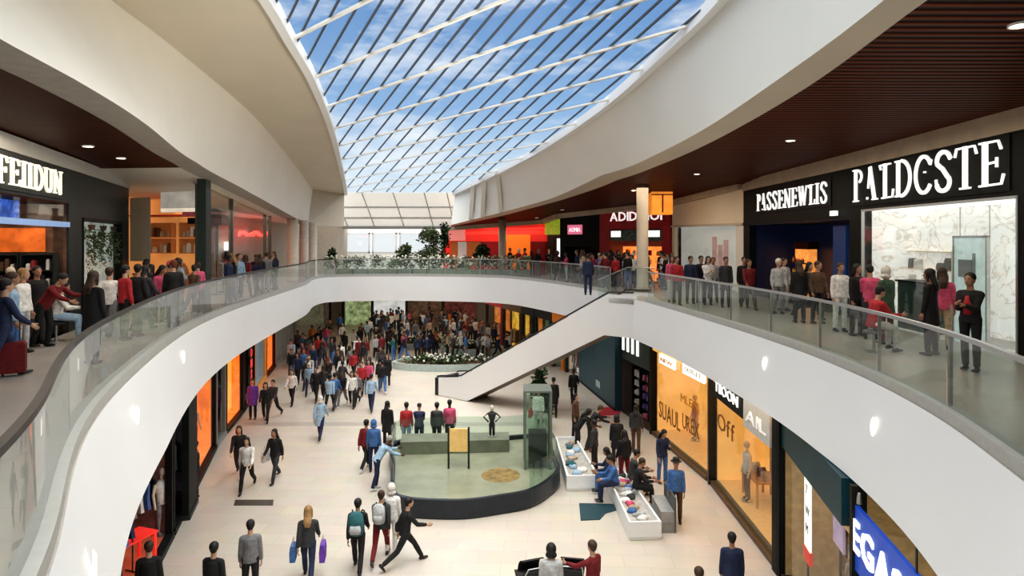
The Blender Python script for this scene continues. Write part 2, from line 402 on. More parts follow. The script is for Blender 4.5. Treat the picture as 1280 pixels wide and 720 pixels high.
bars = [(u, interp([(350, .56), (427, .5), (654, .36), (808, .25), (857, .22), (1000, .16)], u)) for u in
        (322, 349, 375, 401, 427, 455, 482, 508, 534, 559, 584, 609, 635, 660, 686, 713, 737, 761, 785, 808, 833, 857, 900, 950)]
for u, s in bars:
    p0 = Vector(((u - UC) * 13.3 / FPX, 13.3, 0)); dd = Vector((-s, 1, 0))
    c = clip_line(p0 - dd * 15, dd, 48)
    if c: beam('glazing_bar', c[0], c[1], .045, .05, .085, bar_m)

# ------------------------------------------------------------------ far end: white lattice panels, beam, windows
fa, fb = SKL[-1], SKR[-1]
mb = MB()
ztop, zbot = zs(45) + .1, EYE + 1.02
clr = mat('frosted_roof_panel', (.88, .86, .80), .5, emit=.45, var=.02)  # emission put in to whiten the panels, standing in for sky light behind
mb.add([(-14, 45.2, ztop), (-3.2, 45.2, ztop), (-3.2, 48, zbot), (-14, 48, zbot)], [(0, 1, 2, 3)]); struct('wall_back_upper', mb, clr)
lat = mat('lattice_paint', (.62, .60, .55), .5)
mb = MB()
for t in (.42, .74):
    y, z = lerp(45.2, 48, t), lerp(ztop, zbot, t); mb.box(-14, -3.2, y - .08, y + .02, z - .07, z + .07)
for x in (-12.6, -10.6, -8.4, -6.2, -4.6):
    mb.box8([(x - .04, 45.1, ztop), (x + .04, 45.1, ztop), (x + .04, 45.2, ztop), (x - .04, 45.2, ztop), (x - .04 + .3, 47.9, zbot), (x + .04 + .3, 47.9, zbot), (x + .34, 48, zbot), (x + .26, 48, zbot)][:4] + [(x + .26, 47.9, zbot), (x + .34, 47.9, zbot), (x + .34, 48, zbot), (x + .26, 48, zbot)])
struct('trim_13', mb, lat)
mb = MB(); mb.box(-16, -3.2, 47.8, 48.2, EYE + .82, EYE + 1.04); struct('trim_14', mb, grey_trim)
YB = 49.0
def wx(u, Y=YB): return (u - UC) * Y / FPX
back_m = mat('glowing_back_wall', (.80, .79, .74), .6, emit=.25, var=.03)  # a little emission brightens this wall in its own colour, no lamp
mb = MB()
mb.box(-17, wx(432), YB, YB + .3, ZU, EYE + 1.0); mb.box(wx(558), -2, YB, YB + .3, ZU, EYE + 1.0)
mb.box(wx(432), wx(558), YB, YB + .3, ZU, EYE - 1.0); mb.box(wx(432), wx(558), YB, YB + .3, EYE + .55, EYE + 1.0)
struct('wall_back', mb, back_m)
for i, (a, b) in enumerate([(432, 462), (465, 496), (499, 558)]):
    mb = MB(); mb.box(wx(a), wx(b), YB + .1, YB + .13, EYE - 1.0, EYE + .55)
    w = struct('window_%d' % (i + 2), mb, glass_shop, label='tall back window behind the planters, %s' % ['left pane', 'middle pane', 'right pane'][i])
    k = MB()
    for x0, x1, z0, z1 in ((wx(a), wx(a) + .1, -1, .55), (wx(b) - .1, wx(b), -1, .55), (wx(a), wx(b), -1, -.9), (wx(a), wx(b), .45, .55)):
        k.box(x0, x1, YB - .03, YB + .2, EYE + z0, EYE + z1)
    struct('window_frame', k, white, w)
mb = MB(); mb.box(wx(541, 47.5), wx(546, 47.5), 47.4, 47.7, ZU, EYE + .7); struct('trim_15', mb, mat('sage_post', (.30, .36, .30), .5))

# ------------------------------------------------------------------ ceilings over the upper walkways
WALLR = [Vector(p + (0,)) for p in [(6.5, -4), (9.3, 2), (10.0, 8), (10.3, 19), (10.45, 28.8), (8.5, 34.4), (5.2, 38), (3.0, 40), (2.3, 43), (-5.1, 48)]]
def ceil_strip(name, A, B, zf, m, n=50):
    A, B = resample(A, n), resample(B, n)
    k = MB(); k.loft([[at(p, zf(p.y)) for p in A], [at(p, zf(q.y) if zf is zl else zf(p.y)) for p, q in zip(B, A)]]); return struct(name, k, m)
def ext(pts, k, c=(-2.5, 21)): c = Vector((*c, 0)); return [c + (p - c) * k for p in pts]
nearR = [p for p in RIM if p.y < 31]; farR = [p for p in RIM if p.y > 30.2]
wr = resample(WALLR, 80); 
outR = [Vector((p.x + 3.5, p.y + (0 if p.y < 29 else 3), 0)) for p in wr]
cr = ceil_strip('ceiling_right', RIM, [p + Vector((.15, .1, 0)) for p in outR], zr, slat, 70)
# ceiling, left: pale strip, brown panel, pale remainder
WALLL = [Vector(p + (0,)) for p in [(-6.5, -3), (-7.6, 4), (-8.6, 8), (-10.2, 12.8), (-11.7, 17.3), (-13.6, 22.7), (-15.5, 28), (-15.5, 34), (-15.5, 44)]]
STR = [p + Vector((-.72, .1, 0)) for p in CL]
k = MB(); k.loft([[at(p, zl(p.y)) for p in CL], [at(p, zl(p.y)) for p in STR]]); struct('trim_16', k, mat('strip_paint', (.40, .38, .34), .6), smooth_=True)
sn = [p for p in STR if p.y < 19.2]; ss = [p for p in STR if p.y >= 18.6]
wl = resample(WALLL, 80)
wn = [p + Vector((-2.5, 0, 0)) for p in wl if p.y < 19.9]; wf = [p + Vector((-4, 0, 0)) for p in wl if p.y >= 19.4]
A, B = resample(sn, 30), resample(wn, 30)
k = MB(); k.loft([[at(p, zl(p.y)) for p in A], [at(p, zl(q.y)) for p, q in zip(B, A)]]); struct('ceiling_left', k, brown_flat)
A, B = resample(ss, 30), resample(wf, 30)
k = MB(); k.loft([[at(p, zl(p.y) + .01) for p in A], [at(p, zl(q.y) + .01) for p, q in zip(B, A)]]); struct('ceiling_left_far', k, white_warm)
# outer walls closing the upper level behind the shops
k = MB(); rows = [[at(p + Vector((3.4, 0, 0)), ZU) for p in wr], [at(p + Vector((3.4, 0, 0)), EYE + 4) for p in wr]]; k.loft(rows); struct('wall_right_upper', k, charcoal)
k = MB(); rows = [[at(p + Vector((-3.8, 0, 0)), ZU) for p in wl], [at(p + Vector((-3.8, 0, 0)), EYE + 4) for p in wl]]; k.loft(rows); struct('wall_left_upper', k, charcoal)
# behind the camera: end wall
k = MB(); k.box(-14, 14, -8.3, -8, 0, EYE + 7); struct('wall_front', k, white_warm)
# lower level walls
WL = smooth([(-5.0, 5), (-6.5, 9), (-7.7, 12.5), (-8.7, 15.9), (-9.7, 19.3), (-10.7, 22.25), (-12, 27.6), (-12.35, 29.5), (-13.8, 35.5), (-15.3, 42.7), (-16.0, 50), (-16.5, 60)], 8)
WR = smooth([(4.2, 6), (5.1, 9), (5.95, 12), (6.38, 15.9), (6.5, 19.15), (6.35, 21.4), (5.6, 26.7), (4.75, 30.8), (4.0, 35.9), (2.5, 40), (0.0, 46), (-2.3, 52), (-3.5, 60)], 8)
k = MB(); k.loft([[at(p + Vector((-2.6, 0, 0)), 0) for p in WL], [at(p + Vector((-2.6, 0, 0)), 4) for p in WL]]); struct('wall_left', k, charcoal)
k = MB(); k.loft([[at(p + Vector((2.6, .8, 0)), 0) for p in WR], [at(p + Vector((2.6, .8, 0)), 4) for p in WR]]); struct('wall_right', k, charcoal)
k = MB(); k.box(-20, 2, 60, 60.3, 0, 4); struct('wall_far', k, mat('far_wall', (.45, .40, .34), .6))

# ------------------------------------------------------------------ glass balustrades
RAILH = 1.14
def balustrade(name, label, pts, gm, pane=2.4, posts=False):
    "pts: plan curve in order; panes stand a hand's breadth back from the edge"
    t = thing(name, label, 'glass balustrade', at(pts[len(pts) // 2], TOPZ))
    ns = []
    for i in range(len(pts)):
        tt = (pts[min(i + 1, len(pts) - 1)] - pts[max(i - 1, 0)]).normalized(); nn = Vector((tt.y, -tt.x, 0))
        if nn.dot(pts[i] - CEN) < 0: nn = -nn
        ns.append(nn)
    prof = lambda a, b, z0, z1: [[at(p + n * a, z0), at(p + n * b, z0), at(p + n * b, z1), at(p + n * a, z1)] for p, n in zip(pts, ns)]
    k = MB(); k.loft(prof(.02, .22, TOPZ + .003, TOPZ + .16), True, 0, True); k.build('base_channel', grey_trim, t)
    k = MB(); k.loft(prof(.085, .15, TOPZ + RAILH - .02, TOPZ + RAILH + .035), True, 0, True); k.build('handrail', steel if posts else dark_metal, t)
    L = [0]
    for a, b in zip(pts, pts[1:]): L.append(L[-1] + (b - a).length)
    np_ = max(1, round(L[-1] / pane)); fine = resample(pts, np_ * 5 + 1); 
    for j in range(np_):
        seg = fine[j * 5: j * 5 + 6]; seg = [seg[0].lerp(seg[1], .03)] + seg[1:-1] + [seg[-1].lerp(seg[-2], .03)]
        rows = []
        for i, p in enumerate(seg):
            tt = (seg[min(i + 1, 5)] - seg[max(i - 1, 0)]).normalized(); nn = Vector((tt.y, -tt.x, 0))
            if nn.dot(p - CEN) < 0: nn = -nn
            rows.append([at(p + nn * .118, TOPZ + .1), at(p + nn * .118, TOPZ + RAILH - .02)])
        k = MB(); k.loft(rows); k.build('glass_pane', gm, t, True, clean=False)
        if posts:
            p = seg[0]; tt = (seg[1] - seg[0]).normalized(); nn = Vector((tt.y, -tt.x, 0)); nn = nn if nn.dot(p - CEN) > 0 else -nn
            k = MB(); c = p + nn * .17; k.box(c.x - .02, c.x + .02, c.y - .02, c.y + .02, TOPZ, TOPZ + RAILH); k.build('post', steel, t)
    return t
iR = [i for i in range(NE)]
right = [EDGE[i] for i in range(0, 55)]              # near right to where the escalator lands
ed = lambda c: [p for p in EDGE if c(p)]
right = [p for p in EDGE if p.x > 4.6 and 0 < p.y < 24.6]
right = sorted(right, key=lambda p: p.y)
iesc = [i for i, p in enumerate(EDGE) if p.x > 2 and p.y > 28.4][0]
ifar = [i for i, p in enumerate(EDGE) if p.y > 40.9 and p.x < -11][0]
farp = EDGE[iesc:ifar + 1]
ilast = [i for i, p in enumerate(EDGE) if p.x < -1 and p.y < 1.0 and i > ifar][0]
leftp = EDGE[ifar:ilast]
balustrade('glass_balustrade', 'curved glass balustrade with thin steel posts along the right upper walkway', right, glass_bal, 2.4, True)
balustrade('glass_balustrade', 'frameless glass balustrade with painted pale reflection curving along the left upper walkway', leftp, glass_balL, 2.4)
balustrade('glass_balustrade', 'glass balustrade across the far bridge in front of the planters', farp, glass_bal, 2.4, True)

# small glowing ovals set on the white fascia
lens = mat('fascia_oval_glow', (1, .95, .8), .4, emit=1.6, var=.01, ecol=(1, .96, .85))
for i, (u, v, lab) in enumerate([(171, 522, 'glowing oval on the white fascia, left side, middle of the three'), (227, 448, 'glowing oval on the white fascia, left side, farthest of the three'), (111, 706, 'glowing oval on the white fascia, left side, nearest of the three'),
                   (957, 456, 'glowing oval on the white fascia, right side, farther of the two'), (1087, 535, 'glowing oval on the white fascia, right side, nearer of the two')]):
    best = None
    for q in range(NE):
        p, b = at(EDGE[q], TOPZ), at(BOTE[q], BOTZ)
        for s in range(1, 20):
            w = p.lerp(b, s / 20)
            if w.y < 1: continue
            du = UC + w.x * FPX / w.y - u; dv = VH + (EYE - w.z) * FPX / w.y - v; e = du * du + dv * dv
            if best is None or e < best[0]: best = (e, w, EN[q])
    _, w, n = best; t = Vector((-n.y, n.x, 0))
    k = MB(); rows = []
    for dn, kk in ((.02, 1.0), (.05, .7)):
        rows.append([w - n * dn + t * (.06 * kk * cos(a * pi / 8)) + Vector((0, 0, .17 * kk * sin(a * pi / 8))) for a in range(16)])
    k.loft(rows, True, 0, True)
    tag(k.build('fascia_light', lens), lab, 'light', 'glowing ovals on the fascia')
# ================================================================== shops
def shop(name, label, Fc, group=None, cat='shop'):
    c = Fc.pt(Fc.w / 2, Fc.z0, 0)
    return thing(name, label, cat, c, 0, group)
def prt(name, t, m, *boxes, F_=None):
    k = MB()
    for b in boxes: k.fbox(F_, *b)
    return k.build(name, m, t)
def room(t, Fc, x0, x1, z0, z1, depth, wall_m, floor_m_=None, ceil_m=None):  # most wall materials emit, putting the shop's light into their colour
    "the room behind a shop window"
    k = MB(); k.fbox(Fc, x0, x1, z0, z1, -depth - .05, -depth); k.fbox(Fc, x0 - .05, x0, z0, z1, -depth, -.05); k.fbox(Fc, x1, x1 + .05, z0, z1, -depth, -.05)
    k.build('room_wall', wall_m, t)
    k = MB(); k.fbox(Fc, x0, x1, z0 + .004, z0 + .02, -depth, -.02); k.build('room_floor', floor_m_ or wall_m, t)
    k = MB(); k.fbox(Fc, x0, x1, z1 - .03, z1, -depth, -.02); k.build('room_ceiling', ceil_m or wall_m, t)
def jitter(c, a=.12): return tuple(max(0, min(1, x * (1 + random.uniform(-a, a)))) for x in c)
CLOTHC = {'red': (.35, .03, .035), 'white': (.72, .71, .69), 'black': (.018, .018, .02), 'navy': (.025, .035, .09), 'blue': (.08, .16, .40), 'orange': (.62, .20, .03), 'grey': (.22, .22, .23),
          'pink': (.60, .18, .26), 'green': (.10, .20, .10), 'beige': (.52, .42, .30), 'yellow': (.75, .45, .06), 'brown': (.13, .07, .04), 'purple': (.20, .09, .34)}
def cm(n): return mat('goods_' + n, CLOTHC[n], .75, var=.2, scale=9)

def rack(loc, rz, cols, label, group=None, w=1.2, z=1.45):
    "rail of hanging garments; every garment hangs on it as a thing of its own part"
    t = thing('clothes_rack', label, 'clothes rack', loc, rz, group)
    k = MB(); k.tube([(-w / 2, 0, 0), (-w / 2, 0, z), (w / 2, 0, z), (w / 2, 0, 0)], .018, 6)
    k.tube([(-w / 2, -.22, .02), (-w / 2, .22, .02)], .018, 6); k.tube([(w / 2, -.22, .02), (w / 2, .22, .02)], .018, 6); sub('rack_frame', k, dark_metal, t)
    n = len(cols)
    for i, c in enumerate(cols):
        x = lerp(-w / 2 + .08, w / 2 - .08, (i + .5) / n); L = random.uniform(.7, 1.0); g = MB()
        g.loft([[(x - .012, -.05, z - .04), (x + .012, -.05, z - .04), (x + .012, .05, z - .04), (x - .012, .05, z - .04)],
                [(x - .03, -.21, z - .12), (x + .03, -.21, z - .12), (x + .03, .21, z - .12), (x - .03, .21, z - .12)],
                [(x - .04, -.19, z - .5), (x + .04, -.19, z - .5), (x + .04, .19, z - .5), (x - .04, .19, z - .5)],
                [(x - .05, -.23, z - L), (x + .05, -.23, z - L), (x + .05, .23, z - L), (x - .05, .23, z - L)]], True, 0, True)
        g.tube([(x, 0, z - .05), (x, 0, z + .03), (x, .03, z + .03)], .006, 4)
        sub('garment', g, cm(c), t)
    return t
def shelves(loc, rz, w, h, d, rows, cols, label, body, group=None, per=5):
    t = thing('display_shelf', label, 'display shelf', loc, rz, group)
    k = MB(); k.box(-w / 2, w / 2, d - .03, d, 0, h)
    for x in (-w / 2, w / 2 - .03): k.box(x, x + .03, 0, d, 0, h)
    sub('carcass', k, body, t)
    k = MB()
    for i in range(rows + 1): k.box(-w / 2 + .03, w / 2 - .03, .01, d - .03, h * i / rows * .97, h * i / rows * .97 + .03)
    sub('shelf_board', k, body, t)
    for i in range(rows):
        for j in range(per):
            if random.random() < .15: continue
            x = lerp(-w / 2 + .1, w / 2 - .1, (j + .5) / per); ww = (w - .2) / per * random.uniform(.55, .85) / 2; hh = h / rows * random.uniform(.35, .7); z = h * i / rows * .97 + .03
            g = MB(); g.loft([[(x - ww, .05, z), (x + ww, .05, z), (x + ww, d - .06, z), (x - ww, d - .06, z)], [(x - ww * .96, .06, z + hh * .8), (x + ww * .96, .06, z + hh * .8), (x + ww * .96, d - .07, z + hh * .8), (x - ww * .96, d - .07, z + hh * .8)],
                              [(x - ww * .8, .08, z + hh), (x + ww * .8, .08, z + hh), (x + ww * .8, d - .1, z + hh), (x - ww * .8, d - .1, z + hh)]], True, 0, True)
            sub('goods', g, cm(random.choice(cols)), t)
    return t
def table(loc, rz, w, d, h, label, m, cols, n=6):
    t = thing('display_table', label, 'display table', loc, rz)
    k = MB(); k.box(-w / 2, w / 2, -d / 2, d / 2, h - .05, h); sub('table_top', k, m, t)
    for x in (-w / 2 + .05, w / 2 - .05):
        for y in (-d / 2 + .05, d / 2 - .05):
            k = MB(); k.box(x - .03, x + .03, y - .03, y + .03, 0, h - .05); sub('leg', k, m, t)
    return t
def mannequin(loc, rz, top, bottom, label, group=None, skin=None, s=1.0):
    t = thing('mannequin', label, 'mannequin', loc, rz, group); t.scale = (s, s, s)
    sk = skin or mat('mannequin_skin', (.72, .62, .5), .5)
    k = MB(); k.lathe([(.18, 0), (.18, .02), (.02, .03)], seg=14); sub('stand_base', k, steel, t)
    k = MB(); k.ball((0, -.01, 1.66), .075, .095, .115); k.tube([(0, 0, 1.42), (0, 0, 1.58)], .045, 8); sub('head', k, sk, t, True)
    for sx in (-1, 1):
        k = MB(); k.tube([(sx * .20, 0, 1.38), (sx * .25, .02, 1.12), (sx * .27, -.06, .86), (sx * .27, -.08, .76)], 0, 8, rr=[.045, .04, .033, .03]); sub('arm', k, sk, t, True)
        k = MB(); k.tube([(sx * .09, 0, .9), (sx * .10, -.01, .5), (sx * .10, .02, .1), (sx * .1, -.08, .04)], 0, 8, rr=[.085, .06, .045, .04]); sub('leg', k, cm(bottom), t, True)
    k = MB(); k.loft([[(rx * cos(a * pi / 6), ry * sin(a * pi / 6), z) for a in range(12)] for rx, ry, z in ((.17, .12, .82), (.15, .11, 1.02), (.19, .125, 1.28), (.20, .11, 1.38), (.07, .06, 1.46))], True, 0, True)
    sub('garment', k, cm(top), t, True)
    return t
def onF(Fc, x, n): return Fc.pt(x, 0, n)
def rzF(Fc): return math.atan2(Fc.d.y, Fc.d.x)
def sitz(p, z): return Vector((p.x, p.y, z))

# ------------------------------------------------------------------ upper right: big black fashion shop (two fronts)
A1 = F((10.45, 28.9), (10.35, 18.95), ZU); A2 = F((10.35, 18.95), (10.05, 8.0), ZU)
bm_ = mat('beige_bulkhead', (.52, .44, .33), .6, var=.12, scale=2)
k = MB()
for f in (A1, A2): k.fbox(f, 0, f.w, EYE + 2.2, EYE + 2.66, -.3, .06)
struct('trim_17', k, bm_)
pal = shop('shop_front', 'black shop front with tall white serif letters above a bright marble window', A2)
x0, x1, z0, z1 = A2.rect(1077, 252, 1273, 440); z0, z1 = ZU, EYE + .9
prt('fascia', pal, black, (0, A2.w, z1, EYE + 2.2, -.25, 0), F_=A2)
prt('pier', pal, black, (0, x0, ZU, z1, -.3, 0), F_=A2); prt('pier', pal, black, (x1, A2.w, ZU, z1, -.3, 0), F_=A2)
prt('window_frame', pal, steel, (x0, x1, z1 - .06, z1, -.06, .02), (x0, x0 + .05, ZU, z1, -.06, .02), (x1 - .05, x1, ZU, z1, -.06, .02), F_=A2)
m, nt, b = node_mat('lit_marble')
tc = nt.nodes.new('ShaderNodeTexCoord'); wv = nt.nodes.new('ShaderNodeTexNoise'); wv.inputs['Scale'].default_value = 1.1; wv.inputs['Detail'].default_value = 8; wv.inputs['Distortion'].default_value = 2.2
nt.links.new(tc.outputs['Object'], wv.inputs['Vector']); rp_ = nt.nodes.new('ShaderNodeValToRGB')
for q, (pos, c) in zip((0, 1), ((.47, (.82, .80, .75)), (.53, (.82, .82, .79)))): rp_.color_ramp.elements[q].position = pos; rp_.color_ramp.elements[q].color = (*c, 1)
q = rp_.color_ramp.elements.new(.5); q.color = (.58, .53, .47, 1)
nt.links.new(wv.outputs['Fac'], rp_.inputs['Fac']); nt.links.new(rp_.outputs['Color'], b.inputs['Base Color']); nt.links.new(rp_.outputs['Color'], b.inputs['Emission Color']); b.inputs['Emission Strength'].default_value = .5
marble = m
room(pal, A2, x0, x1, ZU, z1, 1.5, marble, marble, lit_white)
prt('glass_pane', pal, glass_shop, (x0, (x0 + x1) / 2 - .01, ZU, z1, -.03, -.02), F_=A2); prt('glass_pane', pal, glass_shop, ((x0 + x1) / 2 + .01, x1, ZU, z1, -.03, -.02), F_=A2)
for uu in (1128, 1160, 1206, 1246): xx = A2.xu(uu); prt('wall_joint', pal, mat('marble_joint', (.5, .48, .45), .6), (xx - .012, xx + .012, ZU, z1, -1.5, -1.485), F_=A2)
sg = serif_letters
xa, xb = A2.xu(1069), A2.xu(1257)
board = prt('sign_board', pal, black, (xa - .15, xb + .15, EYE + 1.0, EYE + 2.17, 0, .03), F_=A2)
serif_letters('PALDCSTE', A2, xa, xb, EYE + 1.14, EYE + 2.1, .03, letter_white, board)
# pale green glass door and shelving inside the marble window
x0d, x1d = A2.xu(1194, -.2), A2.xu(1234, -.2)
dr = thing('glass_door', 'pale turquoise glass door panel inside the marble shop window', 'door', sitz(onF(A2, (x0d + x1d) / 2, -.2), ZU), rzF(A2))
ww = (x1d - x0d) / 2; k = MB(); k.box(-ww, ww, -.02, .02, .03, 2.45); sub('door_leaf', k, mat('turquoise_panel', (.62, .80, .78), .25, emit=.35), dr)
k = MB(); k.box(-ww - .04, -ww, -.04, .04, 0.02, 2.5); k.box(ww, ww + .04, -.04, .04, 0.02, 2.5); k.box(-ww - .04, ww + .04, -.04, .04, 2.45, 2.5); sub('door_frame', k, steel, dr)
k = MB(); k.box(-.35, .1, -.05, -.025, 1.55, 1.95); k.box(.12, .2, -.05, -.025, 1.5, 2.1); sub('door_mark', k, mat('pale_grey_mark', (.34, .40, .42), .5), dr)
xs_ = A2.xu(1150, -1.1)
shelves(sitz(onF(A2, xs_ - .1, -1.3), ZU + .02), rzF(A2) , 2.3, 2.1, .4, 4, ['beige', 'white', 'grey', 'white'], 'cream display shelf with small goods inside the marble window', cream, per=6)
mirr = thing('counter', 'dark green counter block inside the marble shop window', 'counter', sitz(onF(A2, A2.xu(1150, -.4), -.5), ZU + .02), rzF(A2))
k = MB(); k.box(-.75, .75, -.25, .25, 0, 1.25); sub('counter_body', k, mat('dark_green_counter', (.02, .06, .05), .35), mirr); k = MB(); k.box(-.8, .8, -.3, .3, 1.25, 1.3); sub('counter_top', k, black, mirr)

pas = shop('shop_front', 'black shop front with crowded white letters over a dark blue entrance', A1)
x0, x1 = A1.xu(937), A1.xu(1062); z1 = EYE + .67
prt('fascia', pas, black, (0, A1.w, z1, EYE + 2.2, -.25, 0), F_=A1); prt('pier', pas, black, (0, x0, ZU, z1, -.3, 0), F_=A1); prt('pier', pas, black, (x1, A1.w, ZU, z1, -.3, 0), F_=A1)
room(pas, A1, x0, x1, ZU, z1, 2.4, mat('dark_blue_room', (.008, .018, .06), .4, emit=.12), navy, navy)
xa, xb = A1.xu(948), A1.xu(1036)
board = prt('sign_board', pas, black, (xa - .2, xb + .2, EYE + 1.1, EYE + 2.05, 0, .03), F_=A1)
serif_letters('PASSENEWLIS', A1, xa, xb, EYE + 1.22, EYE + 1.92, .03, letter_white, board)
prt('blue_side_panel', pas, mat('blue_side', (.01, .04, .13), .35, emit=.3), (A1.xu(1045, -.6), A1.xu(1061, -.6), ZU, z1 - .2, -.6, -.5), F_=A1)
k = MB(); p = A1.pt(A1.xu(1047), EYE + .85, .1); k.box8([p + Vector(q) for q in ((-.08, -.15, -.08), (.04, -.15, -.08), (.04, .15, -.08), (-.08, .15, -.08), (-.08, -.15, .08), (.04, -.15, .08), (.04, .15, .08), (-.08, .15, .08))]); k.build('spotlight', letter_white, pas)
ob = thing('display_stand', 'orange-lit display stand with bottles inside the dark blue shop', 'display stand', sitz(onF(A1, A1.xu(999, -1.5), -1.6), ZU + .02), rzF(A1))
org_lit = mat('orange_lit', (.85, .30, .07), .5, emit=.9, var=.25, scale=4)
k = MB(); k.box(-.62, .62, .0, .35, 0, 2.0); sub('back_panel', k, org_lit, ob)
k = MB()
for z in (.5, .95, 1.4): k.box(-.62, .62, -.3, 0, z, z + .04)
k.box(-.72, .72, -.05, .38, 2.0, 2.3); sub('shelf_board', k, brown_flat, ob)
for z in (.54, .99, 1.44):
    for x in (-.45, -.27, -.08, .1, .3, .48):
        k = MB(); h = random.uniform(.16, .26); k.lathe([(.045, 0), (.05, h * .6), (.02, h * .75), (.02, h)], (x, -.15, z), 8); sub('bottle', k, cm(random.choice(['brown', 'red', 'black', 'yellow'])), ob, True)

# ------------------------------------------------------------------ upper right: cream front, red shop, orange lightbox, black shop, green shop, red end shop
A3 = F((8.55, 34.2), (10.45, 28.9), ZU)
cr3 = shop('shop_front', 'cream shop front with a pale window showing faded pink towers', A3)
zt = EYE + .72
k = MB(); q = [A3.pt(x, z, n_) for z in (zt, None) for n_ in (0, -.2) for x in ((0, A3.w) if n_ == 0 else (A3.w, 0)) if z] + [A3.pt(0, EYE + 2.08, 0), A3.pt(A3.w, EYE + 2.6, 0), A3.pt(A3.w, EYE + 2.6, -.2), A3.pt(0, EYE + 2.08, -.2)]; k.box8(q); k.build('fascia', cream, cr3); prt('fascia_ledge', cr3, beige, (0, A3.w, zt - .05, zt + .06, -.2, .08), F_=A3)
prt('pier', cr3, cream, (0, .25, ZU, zt, -.2, 0), F_=A3); prt('pier', cr3, white_warm, (A3.w - .5, A3.w, ZU, zt, -.2, 0), F_=A3)
prt('poster_panel', cr3, mat('pale_poster', (.72, .72, .68), .5, emit=.35, var=.05, scale=1), (.25, A3.w - .5, ZU, zt, -.5, -.4), F_=A3)
for u, v0, v1 in ((885, 296, 340), (892, 306, 340), (899, 300, 340)):
    a, b_, c_, d_ = A3.rect(u - 3, v0, u + 3, v1); prt('pink_tower', cr3, mat('pale_pink', (.75, .48, .46), .6, emit=.2), (a, b_, c_, d_, -.4, -.38), F_=A3)
prt('glass_pane', cr3, glass_shop, (.25, A3.w - .5, ZU, zt, -.06, -.05), F_=A3)
A4 = F((5.2, 38.0), (8.5, 34.35), ZU)
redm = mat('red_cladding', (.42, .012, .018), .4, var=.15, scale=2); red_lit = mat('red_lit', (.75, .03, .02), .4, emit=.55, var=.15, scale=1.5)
rs = shop('shop_front', 'red shop front with rounded white letters and dark shelves of goods', A4)
zt = EYE + .62; ztop = EYE + 1.95
xa, xb = .7, A4.w - .55
prt('fascia', rs, redm, (0, A4.w, zt, ztop, -.2, 0), F_=A4); prt('pier', rs, redm, (0, xa, ZU, zt, -.2, 0), F_=A4); prt('pier', rs, redm, (xb, A4.w, ZU, zt, -.2, 0), F_=A4)
room(rs, A4, xa, xb, ZU, zt, 1.6, mat('red_room', (.20, .05, .03), .5, emit=.15), brown_flat, brown_flat)
bd = prt('sign_board', rs, redm, (A4.xu(761), A4.xu(830), EYE + 1.0, EYE + 1.75, 0, .03), F_=A4)
letters('ADIDAIOI', A4, A4.xu(763), A4.xu(828), EYE + 1.1, EYE + 1.62, .03, letter_white, bd, bold=.012)
zz = EYE - .05
prt('goods_panel', rs, mat('dark_goods_panel', (.05, .08, .06), .5, emit=.1, var=.8, scale=7), (xa, xb, zz, zt - .05, -.2, -.1), F_=A4)
prt('white_label', rs, lit_white, (xa + .1, xa + .8, zt - .45, zt - .1, -.1, -.08), F_=A4); prt('white_label', rs, lit_white, (xb - 1.0, xb - .2, zt - .45, zt - .1, -.1, -.08), F_=A4)
for i, (x, c) in enumerate(((xa + .6, 'orange'), (xa + 1.7, 'red'), (xa + 2.8, 'yellow'))):
    shelves(sitz(onF(A4, x, -1.2), ZU + .02), rzF(A4), 1.0, 2.0, .35, 4, [c, 'yellow', 'white', c], ['orange goods shelf, leftmost inside the red shop', 'red goods shelf, middle one inside the red shop', 'yellow goods shelf, rightmost inside the red shop'][i], org_lit, 'shelves in the red shop', per=3)
# orange lightbox hung from the ceiling beside the column
ob = thing('lightbox_sign', 'orange lightbox sign hanging under the brown ceiling beside the column', 'sign', (0, 0, 0))
p0, p1 = dep(813, 238, 31.5), dep(841, 268, 31.2)
k = MB(); k.box(p0.x, p1.x, 31.2, 32.0, p1.z, p0.z + .1); k.build('box_body', mat('orange_box', (.80, .27, .03), .45, emit=.55, var=.15, scale=3), ob)
k = MB(); k.box(p0.x - .02, p1.x + .02, 31.16, 31.2, p0.z - .25, p0.z - .2); k.box(p0.x + .5, p0.x + .56, 31.16, 31.2, p1.z + .1, p0.z - .2); k.build('box_trim', brown_flat, ob)
k = MB(); k.tube([((p0.x + p1.x) / 2, 31.6, p0.z), ((p0.x + p1.x) / 2, 31.6, EYE + 2.42)], .03, 6); k.build('hanger', dark_metal, ob)
A5 = F((3.0, 40.0), (5.2, 38.0), ZU)
bs = shop('shop_front', 'narrow black shop front with a small pink sign', A5)
zt = EYE - .35
prt('fascia', bs, black, (0, A5.w, zt, EYE + 1.6, -.2, 0), F_=A5); prt('pier', bs, black, (0, .35, ZU, zt, -.2, 0), F_=A5); prt('pier', bs, black, (A5.w - .35, A5.w, ZU, zt, -.2, 0), F_=A5)
room(bs, A5, .35, A5.w - .35, ZU, zt, 1.5, charcoal, charcoal, charcoal)
a, b_, c_, d_ = A5.rect(710, 281, 728, 293); bd = prt('sign_board', bs, mat('pink_sign', (.78, .20, .32), .4, emit=.6), (a, b_, c_, d_, .0, .05), F_=A5)
letters('AOMIA', A5, a + .12, b_ - .12, c_ + .16, d_ - .16, .05, letter_white, bd)
A6 = F((2.2, 43.0), (3.0, 40.0), ZU)
gs = shop('shop_front', 'small dark shop front with a lime green panel on top', A6)
prt('green_panel', gs, mat('lime_panel', (.35, .50, .04), .5, emit=.35, var=.3), (0, A6.w, EYE + .35, EYE + 1.3, -.2, 0), F_=A6)
